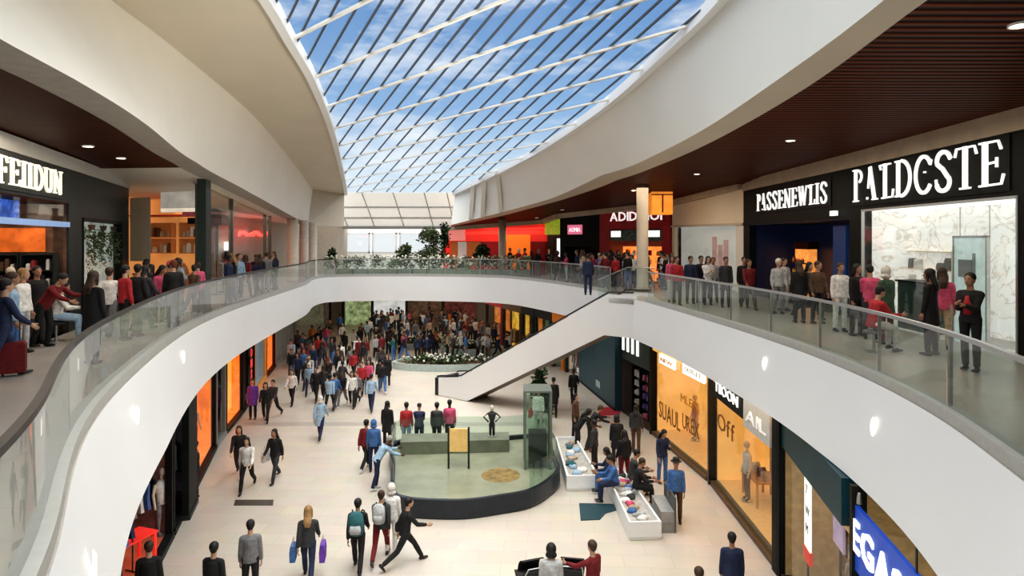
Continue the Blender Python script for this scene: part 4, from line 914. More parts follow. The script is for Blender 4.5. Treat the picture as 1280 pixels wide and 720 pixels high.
H5, h5 = bay(26.1, 29.4, 'shop_window', 'vivid orange window with bright hanging strips on the left', black, mat('vivid_orange', (.95, .22, .02), .5, emit=1.0, var=.25, scale=3))
H6, h6 = bay(29.5, 32.6, 'shop_front', 'black shop front with a vertical sign of red letters', black, charcoal)
H7, h7 = bay(32.7, 36.6, 'shop_front', 'shop front with a pale blue poster between orange piers', black, mat('pale_blue_poster', (.30, .38, .45), .5, emit=.3), depth=.4, pm=mat('orange_pier', (.62, .25, .06), .5, emit=.25))
H8, h8 = bay(36.7, 40.0, 'shop_front', 'shop front with orange red goods on the far left', black, or1, pm=brown_flat)
H9, h9 = bay(40.1, 46.0, 'shop_front', 'grey shop front with vertical slats on the far left', charcoal, mat('grey_lit_room', (.35, .33, .31), .5, emit=.2), pm=grey_trim)
Ha, ha = bay(46.1, 58.0, 'shop_front', 'shop front with a red panel at the far left corner', redm, mat('far_brown_room', (.22, .17, .13), .5, emit=.2, var=.6))
k = MB()
for i in range(9): k.fbox(H5, .3 + i * .33, .44 + i * .33, .3, 2.9, -.5, -.46)
k.build('hanging_strip', mat('bright_orange_strip', (1, .40, .08), .5, emit=1.1), h5)
k = MB()
for i in range(12): k.fbox(H9, .4 + i * .45, .5 + i * .45, .16, 3.0, -.04, .0)
k.build('slat', grey_trim, h9)
vs = prt('sign_board', h6, charcoal, (H6.w * .42, H6.w * .62, .5, 3.3, .02, .06), F_=H6)
for i, ch in enumerate('SOIX3'): letters(ch, H6, H6.w * .44, H6.w * .60, 2.75 - i * .52, 3.15 - i * .52, .06, mat('red_letter', (.75, .06, .05), .5, emit=.6), vs, .01)
for i, y in enumerate((20.9, 22.0, 23.2)):
    mannequin(PL(y) + Vector((-.75, .3, .12)), R(70), ['orange', 'white', 'orange'][i], ['beige', 'orange', 'red'][i], ['mannequin in orange top, nearest in the left orange window', 'mannequin in white top, middle of the left orange window', 'mannequin in orange and red, farthest in the left orange window'][i])
for i, (y, cols, lab) in enumerate([(17.8, ['blue', 'black', 'navy', 'grey', 'blue', 'white'], 'clothes rack of blue and black garments in the black left shop'), (19.2, ['purple', 'white', 'purple', 'grey', 'black'], 'clothes rack of purple and white garments in the black left shop'), (14.2, ['black', 'red', 'black', 'grey', 'blue', 'navy'], 'clothes rack of dark garments in the red-floored shop'), (16.2, ['blue', 'grey', 'white', 'blue', 'black'], 'clothes rack of blue and grey garments in the red-floored shop')]):
    rack(PL(y) + Vector((-.85, .2, .125)), R(72), cols, lab, 'racks in the left ground-floor shops', 1.2, 1.6)
tb = table(PL(15.2) + Vector((-.6, 0, .125)), R(72), 1.1, .6, .7, 'red display table in the near left shop', red_lit, [])
mannequin(PL(16.6) + Vector((-.35, .3, .125)), R(72), 'white', 'grey', 'mannequin in white at the edge of the red-floored shop')
dp = thing('pillar', 'tall black pillar in front of the left clothes shops', 'pillar', PL(18.6))
f = F(PL(18.0), PL(19.2), 0); k = MB(); k.fbox(f, 0, f.w, 0, 3.9, .02, .2); k.build('shaft', black, dp); k = MB(); k.fbox(f, -.03, f.w + .03, 0, .12, .0, .24); k.build('plinth', charcoal, dp)
# back row of shops under the far bridge
back = [(-15.8, -13.2, 'shop front glowing green with plants at the far back wall', 'pale green', 'white'), (-13.1, -10.0, 'shop front with a white lit window at the far back wall', 'white', 'grey'), (-9.9, -6.6, 'shop front with a dark brown window at the far back wall', 'brown', 'black'), (-6.5, -3.4, 'shop front with dark red goods at the far back wall', 'maroon', 'brown')]
CLOTHC.update({'pale green': (.42, .50, .25), 'maroon': (.16, .04, .03)})
for a, b_, lab, c1, c2 in back:
    f = F((a, 59.4), (b_, 59.4), 0); t = shop('shop_front', lab, f); prt('fascia', t, cm(c2), (0, f.w, 2.8, 3.9, -.2, 0), F_=f); prt('pier', t, charcoal, (0, .2, 0, 2.8, -.2, 0), F_=f); prt('back_panel', t, mat('lit_' + c1, CLOTHC[c1], .5, emit=.45, var=.6, scale=3), (.2, f.w, 0, 2.8, -.5, -.4), F_=f); prt('glass_pane', t, glass_shop, (.2, f.w, .05, 2.8, -.06, -.05), F_=f)
# ceiling downlights
def downlight(p, lab, grp):
    t = thing('downlight', lab, 'light', p, 0, grp)
    k = MB(); k.lathe([(.11, -.03), (.13, -.03), (.13, 0), (.11, 0)], seg=16, caps=False); sub('ring', k, white, t); k = MB(); k.lathe([(.11, -.02), (.0, -.022)], seg=16, caps=False); sub('lens', k, lamp_warm, t)
names_r = [(988, 175, 'nearest along the brown slats, above the black shop'), (871, 217, 'second from the near end, right of the column'), (792, 238, 'beside the column top'), (703, 262, 'left of the column, over the black shop'), (671, 272, 'farthest one, over the red shop'), (1275, 30, 'at the near right corner of the slat ceiling')]
for u, v, lab in names_r:
    lo, hi = 3.0, 60.0
    for _ in range(50):
        Y = (lo + hi) / 2
        if (zr(Y) - EYE) * FPX / Y > VH - v: lo = Y
        else: hi = Y
    downlight(at(dep(u, v, Y), zr(Y)), 'round warm downlight in the right ceiling, ' + lab, 'downlights in the right ceiling')
for u, v, lab in [(110, 182, 'nearer one'), (151, 197, 'farther one')]:
    Y = 2.2 * FPX / (VH - v); downlight(at(dep(u, v, Y), zl(Y)), 'round warm downlight in the left brown ceiling, ' + lab, 'downlights in the left ceiling')
# ================================================================== people
DG = lambda: bpy.context.evaluated_depsgraph_get()
def remeshed(k, vox, ratio, name, sm=2):
    me = k.mesh(name + '_src', []); o = bpy.data.objects.new('tmp', me); COL.objects.link(o)
    r = o.modifiers.new('r', 'REMESH'); r.mode = 'VOXEL'; r.voxel_size = vox; r.use_smooth_shade = True
    s_ = o.modifiers.new('s', 'SMOOTH'); s_.iterations = sm; s_.factor = .5
    d = o.modifiers.new('d', 'DECIMATE'); d.ratio = ratio
    out = bpy.data.meshes.new_from_object(o.evaluated_get(DG())); bpy.data.objects.remove(o); bpy.data.meshes.remove(me)
    out.name = name; out.polygons.foreach_set('use_smooth', [True] * len(out.polygons)); return out
def join_mesh(me, k, mats):
    "add loose builder geometry to a finished mesh (eyes, lips, fingers)"
    bm = bmesh.new(); bm.from_mesh(me); vs = [bm.verts.new(p) for p in k.v]; bm.verts.index_update()
    for f, mi in zip(k.f, k.m):
        try: fa = bm.faces.new([vs[i] for i in f]); fa.material_index = mi; fa.smooth = True
        except ValueError: pass
    bm.to_mesh(me); bm.free(); me.materials.clear()
    for m in mats: me.materials.append(m)
skin_mats = [mat('skin_light', (.52, .32, .22), .55, var=.05), mat('skin_tan', (.40, .22, .14), .55, var=.05), mat('skin_dark', (.13, .065, .04), .5, var=.06)]
eye_m = mat('eye_dark', (.02, .015, .012), .3); lip_m = mat('lip', (.32, .10, .09), .5)
CL_ = {'black': (.012, .012, .014), 'charcoal': (.04, .042, .046), 'grey': (.20, .20, .21), 'light grey': (.45, .46, .47), 'white': (.74, .73, .71), 'navy': (.018, .028, .075), 'blue': (.06, .15, .36), 'light blue': (.32, .46, .60),
       'red': (.42, .025, .035), 'dark red': (.17, .012, .016), 'pink': (.62, .10, .20), 'purple': (.16, .06, .42), 'green': (.05, .10, .06), 'teal': (.03, .13, .15), 'brown': (.10, .055, .032), 'beige': (.48, .38, .27), 'yellow': (.62, .40, .08), 'orange': (.60, .18, .03)}
def cloth(n): return mat('cloth_' + n.replace(' ', '_'), CL_[n], .8, var=.22, scale=14, bump=.15)
HAIR = {'black': (.010, .009, .009), 'brown': (.05, .026, .014), 'blond': (.34, .20, .085), 'grey': (.30, .29, .28), 'white': (.68, .66, .62), 'red': (.14, .035, .015)}
def hairm(n): return mat('hair_' + n, HAIR[n], .6, var=.3, scale=30, bump=.3)
shoe_ms = {'black': mat('shoe_black', (.015, .014, .014), .4), 'white': mat('shoe_white', (.65, .64, .62), .5), 'brown': mat('shoe_brown', (.09, .045, .025), .5)}

# pose: lean, hips(l,r) flex, knees(l,r), shoulder flex(l,r), abduct(l,r), elbow(l,r), head pitch, head yaw
POSES = {
 'stand':   dict(),
 'stand2':  dict(hip=(6, -4), kn=(10, 2), sh=(8, 0), ab=(8, 9), el=(12, 22), yaw=18),
 'walk':    dict(lean=3, hip=(27, -20), kn=(8, 22), sh=(-20, 24), ab=(6, 6), el=(14, 26)),
 'walk2':   dict(lean=4, hip=(-22, 29), kn=(30, 6), sh=(26, -18), ab=(7, 7), el=(32, 14)),
 'stride':  dict(lean=8, hip=(38, -30), kn=(10, 26), sh=(-30, 36), ab=(7, 7), el=(24, 40)),
 'phone':   dict(lean=2, hip=(3, -3), kn=(6, 2), sh=(28, 4), ab=(-4, 8), el=(100, 14), pitch=22),
 'arms':    dict(hip=(2, -3), kn=(4, 2), sh=(24, 26), ab=(-6, -6), el=(88, 92)),
 'bend':    dict(lean=36, hip=(8, -6), kn=(16, 12), sh=(46, 38), ab=(4, 4), el=(30, 24), pitch=18),
 'sit':     dict(lean=10, hip=(84, 80), kn=(82, 78), sh=(26, 30), ab=(6, 6), el=(54, 60), pitch=14),
 'point':   dict(hip=(3, -3), kn=(4, 2), sh=(58, 4), ab=(12, 8), el=(30, 12), yaw=-12),
}
def skel(P):
    hip, kn = P.get('hip', (2, -2)), P.get('kn', (3, 3)); sh, ab, el = P.get('sh', (2, 2)), P.get('ab', (7, 7)), P.get('el', (10, 10)); ln = R(P.get('lean', 0))
    J = {}; low = 9
    for i, s in enumerate((1, -1)):
        h, k = R(hip[i]), R(kn[i]); H = Vector((s * .092, 0, 0))
        K = H + .44 * Vector((s * .03, -sin(h), -cos(h))); A = K + .43 * Vector((0, -sin(h - k), -cos(h - k)))
        J['hip%d' % i], J['kn%d' % i], J['an%d' % i] = H, K, A; low = min(low, A.z)
    up = Vector((0, -sin(ln), cos(ln))); fw = Vector((0, -cos(ln), -sin(ln))); O = Vector((0, 0, .085 - low))
    for q in J: J[q] = J[q] + O
    J['pel'] = O + up * .03; J['waist'] = O + up * .20; J['chest'] = O + up * .40; J['neck0'] = O + up * .515
    pt = R(P.get('pitch', 0)); hu = Vector((0, -sin(ln * .5 + pt * .5), cos(ln * .5 + pt * .5))); J['neck1'] = J['neck0'] + hu * .092 + fw * .012
    tot = ln * .4 + pt; J['HM'] = Matrix.Rotation(R(P.get('yaw', 0)), 3, 'Z') @ Matrix.Rotation(tot, 3, 'X'); J['head'] = J['neck1'] + J['HM'] @ Vector((0, -.02, .095))
    for i, s in enumerate((1, -1)):
        S = O + up * .452 + Vector((s * .168, 0, 0)); f, a, e = R(sh[i]) + ln * .3, R(ab[i]), R(el[i])
        E = S + .30 * Vector((s * sin(a), -sin(f) * cos(a), -cos(f) * cos(a))); a2 = a * .4 if ab[i] > 0 else R(-22)
        W_ = E + .255 * Vector((s * sin(a2), -sin(f + e) * cos(a2), -cos(f + e) * cos(a2)))
        J['sh%d' % i], J['el%d' % i], J['wr%d' % i] = S, E, W_
    J['up'], J['fw'] = up, fw
    return J
def body_src(J, inf=0.0, what='body', skirt=None):
    k = MB(); X = (1, 0, 0)
    if what in ('body', 'top', 'coat'):
        up = J['up']; p0 = J['pel']
        pts = [p0 - up * (.10 if what != 'body' else .09), J['waist'], J['chest'] - up * .05, J['chest'] + up * .04, J['neck0'] - up * .03, J['neck0'] + up * .006]
        rr = [(.160 + inf * 1.5, .118 + inf * 1.5), (.137 + inf * 1.6, .10 + inf * 1.4), (.158 + inf, .116 + inf), (.15 + inf, .102 + inf), (.085 + inf * .5, .066 + inf * .5), (.058 + inf * .4, .056 + inf * .4)]
        k.tube(pts, 0, 14, rr=rr, lat=X)
        for i in (0, 1):
            S, E, W_ = J['sh%d' % i], J['el%d' % i], J['wr%d' % i]
            k.tube([J['neck0'] - up * .045, S - up * .002], 0, 10, rr=[.056 + inf * .6, .050 + inf]); k.ball(S - up * .012, .054 + inf)
            k.tube([S, S.lerp(E, .4), E], 0, 10, rr=[.052 + inf, .048 + inf, .039 + inf]); k.ball(E, .041 + inf)
            wr = E.lerp(W_, .93 if what != 'body' else 1.0)
            k.tube([E, E.lerp(wr, .4), wr], 0, 10, rr=[.040 + inf, .038 + inf, .026 + inf])
    if what == 'coat':
        k.tube([J['waist'], J['pel'] - J['up'] * .08, J['pel'] + Vector((0, 0, -.36))], 0, 14, rr=[(.15 + inf, .11 + inf), (.175 + inf, .13 + inf), (.20 + inf, .16 + inf)], lat=X)
    if what in ('body', 'trousers'):
        k.tube([J['pel'] + J['up'] * .06, J['pel'] - J['up'] * .06], 0, 14, rr=[(.145 + inf, .105 + inf), (.150 + inf, .112 + inf)], lat=X)
        for i in (0, 1):
            H, K, A = J['hip%d' % i], J['kn%d' % i], J['an%d' % i]
            k.tube([H + Vector((0, 0, .01)), H.lerp(K, .45), K], 0, 10, rr=[.086 + inf, .074 + inf, .054 + inf]); k.ball(K, .054 + inf); k.ball(H, .086 + inf)
            k.tube([K, K.lerp(A, .35), K.lerp(A, .97)], 0, 10, rr=[.053 + inf, .055 + inf, .038 + inf * 1.5])
    if what == 'skirt':
        m = (J['kn0'] + J['kn1']) / 2; w_ = abs(J['kn0'].y - J['kn1'].y) / 2
        k.tube([J['pel'] + J['up'] * .08, J['pel'] - J['up'] * .05, m + Vector((0, 0, .02))], 0, 16, rr=[(.145 + inf, .11 + inf), (.165 + inf, .13 + inf), (.20 + inf, .16 + w_)], lat=X)
    if what == 'body':
        k.tube([J['neck0'] - J['up'] * .04, J['neck1'] + J['HM'] @ Vector((0, 0, .03))], 0, 10, rr=[.060, .055])
        H, M = J['head'], J['HM']; T = lambda *q: H + M @ Vector(q)
        k.ball(T(0, .012, .03), .084, .104, .102, 14, 10, M=M); k.ball(T(0, -.025, -.035), .063, .072, .078, 12, 8, M=M); k.ball(T(0, -.05, -.088), .03, .03, .026, M=M)
        k.tube([T(0, -.088, .022), T(0, -.108, -.022), T(0, -.09, -.034)], 0, 6, rr=[.009, .015, .012])
        for s in (1, -1): k.ball(T(s * .077, .015, -.005), .012, .022, .032, M=M)
    return k
def details(J):
    k = MB(); H, M = J['head'], J['HM']; T = lambda *q: H + M @ Vector(q)
    for s in (1, -1):
        k.ball(T(s * .031, -.079, .014), .013, .008, .008, 8, 5, 1, M=M); k.tube([T(s * .018, -.088, .034), T(s * .05, -.077, .036)], .005, 5, 1)
    k.ball(T(0, -.087, -.058), .024, .010, .008, 8, 5, 2, M=M)
    for i, s in enumerate((1, -1)):
        E, W_ = J['el%d' % i], J['wr%d' % i]; d = (W_ - E).normalized(); side = Vector((0, -1, 0)); side = (side - d * side.dot(d)); side = side.normalized() if side.length > .2 else Vector((0, 0, 1)); inn = d.cross(side) * (1 if i == 0 else -1)
        if inn.x * s > 0: inn = -inn
        pal = W_ + d * .05
        k.tube([W_ - d * .01, W_ + d * .03, W_ + d * .085], 0, 8, rr=[(.026, .019), (.04, .017), (.038, .013)], lat=side)
        for j, L in enumerate((.070, .080, .074, .058)):
            b = W_ + d * .08 + side * (.028 - j * .019)
            k.tube([b, b + d * L * .45 + inn * .006, b + d * L * .78 + inn * .022, b + d * L * .95 + inn * .042], 0, 6, rr=[.0092, .0088, .008, .0065])
        b = W_ + d * .028 + side * .03
        k.tube([b, b + d * .03 + side * .026 + inn * .01, b + d * .062 + side * .034 + inn * .02], 0, 6, rr=[.012, .0105, .008])
    return k
def hair_src(J, kind):
    k = MB(); H, M = J['head'], J['HM']; T = lambda *q: H + M @ Vector(q)
    if kind == 'hood':
        k.ball(T(0, .022, .022), .108, .108, .128, 14, 9, M=M); k.ball(T(0, .02, -.10), .12, .105, .07, 14, 8, M=M); return k
    if kind == 'cap':
        k.ball(T(0, .015, .045), .088, .108, .085, 14, 8, M=M); k.tube([T(0, -.06, .055), T(0, -.165, .04)], 0, 10, rr=[(.075, .010), (.055, .008)], lat=M @ Vector((1, 0, 0))); return k
    if kind == 'hat':
        k.lathe([(.16, .06), (.165, .07), (.10, .08), (.092, .16), (.07, .18), (.0, .18)], seg=18); k.v = [T(*p) for p in k.v]; k.ball(T(0, .025, .03), .085, .1, .09, 12, 8, M=M); return k
    k.ball(T(0, .024, .047), .094, .108, .098, 14, 9, M=M); k.ball(T(0, .055, .0), .074, .062, .085, 12, 8, M=M)
    if kind == 'long':
        up = J['up']; b = J['chest'] - J['fw'] * .135
        k.tube([T(0, .06, .03), T(0, .095, -.09), b + up * .10, b - up * .02], 0, 12, rr=[(.075, .06), (.092, .05), (.098, .035), (.06, .02)], lat=(1, 0, 0))
        for s in (1, -1): k.tube([T(s * .07, .0, .05), T(s * .085, .01, -.05), T(s * .085, .02, -.15)], 0, 8, rr=[.03, .026, .018])
    if kind == 'bun': k.ball(T(0, .095, .085), .045)
    return k
def shoe_src(J, i):
    k = MB(); A = J['an%d' % i]; K = J['kn%d' % i]; d = (A - K).normalized(); tw = Vector((0, -1, 0)); fwd = (tw - d * tw.dot(d)); fwd = fwd.normalized() if fwd.length > .3 else Vector((0, -1, 0))
    if A.z < .16: fwd = Vector((0, -1, 0)); dn = Vector((0, 0, -1))
    else: dn = d
    b = A + dn * .045
    k.tube([b - fwd * .07, b - fwd * .02, b + fwd * .08, b + fwd * .16], 0, 10, rr=[(.034, .035), (.041, .042), (.045, .033), (.03, .022)], lat=dn.cross(fwd)); k.tube([A - dn * .03, A + dn * .04], .042, 8); return k
CACHE = {}
def pmesh(pose, what):
    key = (pose, what)
    if key in CACHE: return CACHE[key]
    J = skel(POSES[pose])
    if what == 'body': me = remeshed(body_src(J), .0125, .32, 'person_body'); join_mesh(me, details(J), [skin_mats[0], eye_m, lip_m])
    elif what in ('top', 'coat'): me = remeshed(body_src(J, .014, what), .0145, .36, 'top')
    elif what in ('trousers', 'skirt'): me = remeshed(body_src(J, .012, what), .0145, .36, what)
    elif what.startswith('shoe'): me = remeshed(shoe_src(J, int(what[-1])), .010, .4, 'shoe', 1)
    else: me = remeshed(hair_src(J, what), .011, .35, 'hair')
    if not me.materials: me.materials.append(skin_mats[0])
    CACHE[key] = me
    return me
N_PEOPLE = 0
def colour_part(name, me, m, par):
    o = bpy.data.objects.new(name, me); COL.objects.link(o); o.parent = par
    o.material_slots[0].link = 'OBJECT'; o.material_slots[0].material = m
    return o
def person(x, y, z, face, pose, top, bottom, label, hair='short', hc='black', skin=0, coat=False, skirt=False, shoe='black', s=1.0, group=None, seat=None):
    "face: heading in degrees, 0 looks at the camera, 180 away from it"
    global N_PEOPLE; N_PEOPLE += 1
    o = bpy.data.objects.new('person', pmesh(pose, 'body')); COL.objects.link(o); o.location = (x, y, z); o.rotation_euler = (0, 0, R(face)); o.scale = (s, s, s)
    o.material_slots[0].link = 'OBJECT'; o.material_slots[0].material = skin_mats[skin]
    tag(o, label, 'person', group)
    colour_part('coat' if coat else 'top', pmesh(pose, 'coat' if coat else 'top'), cloth(top), o)
    colour_part('skirt' if skirt else 'trousers', pmesh(pose, 'skirt' if skirt else 'trousers'), cloth(bottom), o)
    nm = {'hood': 'hood', 'cap': 'cap', 'hat': 'hat'}.get(hair, 'hair')
    if hair != 'bald': colour_part(nm, pmesh(pose, hair), cloth(top) if hair == 'hood' and hc not in HAIR else (hairm(hc) if hc in HAIR else cloth(hc)), o)
    for i in (0, 1): colour_part('shoe', pmesh(pose, 'shoe%d' % i), shoe_ms[shoe], o)
    if seat: 
        for q in o.children: pass
    return o
def off(face, fwd, right, z=0.0):
    a = R(face); f = Vector((sin(a), -cos(a), 0)); r = Vector((-cos(a), -sin(a), 0)); return f * fwd + r * right + Vector((0, 0, z))
def backpack(p, face, col, label, s=1.0):
    t = thing('backpack', label, 'backpack', Vector(p) + off(face, -.20, 0, 1.02 - .2 * (s - 1)), R(face)); t.scale = (s, s, s)
    k = MB(); k.tube([(0, .03, 0), (0, .05, .06), (0, .06, .24), (0, .05, .40), (0, .02, .46)], 0, 14, rr=[(.13, .07), (.155, .10), (.16, .11), (.145, .09), (.07, .04)], lat=(1, 0, 0)); sub('bag_body', k, cloth(col), t, True)
    k = MB(); k.tube([(0, .15, .05), (0, .165, .12), (0, .16, .22)], 0, 12, rr=[(.10, .02), (.12, .035), (.10, .02)], lat=(1, 0, 0)); sub('pocket', k, cloth('light grey' if col != 'black' else 'charcoal'), t, True)
    for sx in (-1, 1):
        k = MB(); k.tube([(sx * .1, .0, .05), (sx * .14, -.10, .12), (sx * .13, -.30, .22), (sx * .12, -.29, .34), (sx * .1, -.14, .425), (sx * .08, .0, .39)], .016, 6); sub('strap', k, cloth('black'), t, True)
def handbag(p, face, col, label, side=1, z=.42, w=.3, h=.34, paper=True):
    t = thing('shopping_bag' if paper else 'handbag', label, 'bag', Vector(p) + off(face, .02, side * .33, z), R(face))
    k = MB(); k.loft([[(-.06, -w / 2, 0), (.06, -w / 2, 0), (.06, w / 2, 0), (-.06, w / 2, 0)], [(-.07, -w / 2, h * .6), (.07, -w / 2, h * .6), (.07, w / 2, h * .6), (-.07, w / 2, h * .6)], [(-.05 if paper else -.02, -w / 2 * .97, h), (.05 if paper else .02, -w / 2 * .97, h), (.05 if paper else .02, w / 2 * .97, h), (-.05 if paper else -.02, w / 2 * .97, h)]], True, 0, True); sub('bag_body', k, cloth(col), t)
    k = MB(); k.tube([(0, -w * .3, h), (0, -w * .22, h + .15), (0, w * .22, h + .15), (0, w * .3, h)], .009, 6); sub('handle', k, cloth('brown' if not paper else 'beige'), t)

# ------------------------------------------------------------------ people one can single out, ground floor: (u, v of the feet)
def G(u, v): p = fl(u, v); return p.x, p.y, 0.0
def fh(u, vhead, h=1.70): p = fl(u, vhead, h); return p.x, p.y, 0.0     # placed by the top of the head
def gp(at_, *a, **k): person(*at_, *a, **k); return at_
q = gp(fh(267, 683), 172, 'stand2', 'black', 'black', 'person in black hooded jacket, back turned, at the lower left edge', hair='short', coat=True)
q = gp(fh(313, 655), 195, 'stand', 'grey', 'black', 'person in a plain grey sweater and black trousers walking alone', hair='short')
q = gp(fh(385, 634), 190, 'walk', 'charcoal', 'navy', 'long blond-haired person in dark top carrying bright purple bag', hair='long', hc='blond', coat=False)
handbag(q, 190, 'purple', 'bright purple shopping bag held by the long blond-haired person', 1, .45, .34, .4); handbag(q, 190, 'blue', 'blue shopping bag held by the long blond-haired person', -1, .5, .3, .36)
q = gp(fh(186, 682), 200, 'stand2', 'black', 'black', 'person in black by the red-floored shop entrance', hair='short', hc='brown')
q = gp(G(447, 714), 185, 'walk', 'black', 'black', 'person walking away wearing a large dark green backpack', hair='short'); backpack(q, 185, 'teal', 'large dark teal backpack with pale pocket worn by walking person', 1.15)
q = gp(G(476, 700), 180, 'walk2', 'charcoal', 'dark red', 'person in dark top and maroon trousers with a light rucksack', hair='bun', hc='brown'); backpack(q, 180, 'light grey', 'light grey rucksack on the person in maroon trousers')
q = gp(G(489, 693), 176, 'stand', 'white', 'white', 'person in white clothes half hidden beside the striding person', hair='hood', hc='white')
q = gp(G(506, 707), 118, 'stride', 'black', 'black', 'person all in black striding left in front of the pool', hair='short'); handbag(q, 118, 'black', 'black shoulder bag of the striding person in black', -1, .72, .28, .22, False)
q = gp(fh(689, 685), 180, 'stand', 'light grey', 'navy', 'person in pale grey coat and dark hood at the bottom edge', hair='hood', hc='black', coat=True)
q = gp(fh(741, 681), 225, 'point', 'dark red', 'black', 'person in dark red jacket turned right at the bottom edge', hair='short', hc='brown', coat=True)
q = gp(fh(915, 671), 170, 'stand', 'navy', 'black', 'person in long navy coat beside the nearer golden window', hair='short', hc='black', coat=True, skin=1)
q = gp(fh(874, 715), 180, 'stand', 'brown', 'black', 'person whose brown hair just shows at the bottom edge', hair='short', hc='brown')
q = gp(G(299, 596), 15, 'walk', 'black', 'charcoal', 'long-haired person in black walking behind the white-shirted one', hair='long', hc='brown')
q = gp(G(309, 613), 8, 'walk2', 'white', 'black', 'long-haired person in white shirt and black trousers near orange window', hair='long', hc='black')
q = gp(G(344, 601), 350, 'walk', 'black', 'charcoal', 'person in black jacket carrying a large white bag', hair='long', hc='black', skin=1); handbag(q, 350, 'white', 'large white bag carried by the person in a black jacket', 1, .62, .34, .36)
q = gp(G(244, 624), 300, 'stand', 'black', 'black', 'person in black leaning by the black pillar at left', hair='short')
q = gp(G(316, 524), 10, 'stand', 'purple', 'black', 'person in bright purple jacket near the red letter sign', hair='short', hc='black', coat=True)
q = gp(G(332, 527), 15, 'walk', 'black', 'black', 'person in black just right of the purple jacket', hair='long', hc='black')
q = gp(G(342, 522), 350, 'walk2', 'charcoal', 'black', 'person in charcoal to the right of the pair with purple jacket', hair='short')
q = gp(G(400, 549), 180, 'walk', 'light blue', 'navy', 'person in pale blue jacket walking away alone on grey band', hair='hood', hc='white', coat=True)
q = gp(G(365, 506), 0, 'walk', 'white', 'black', 'person in white top and black trousers ahead of the crowd', hair='short', hc='brown')
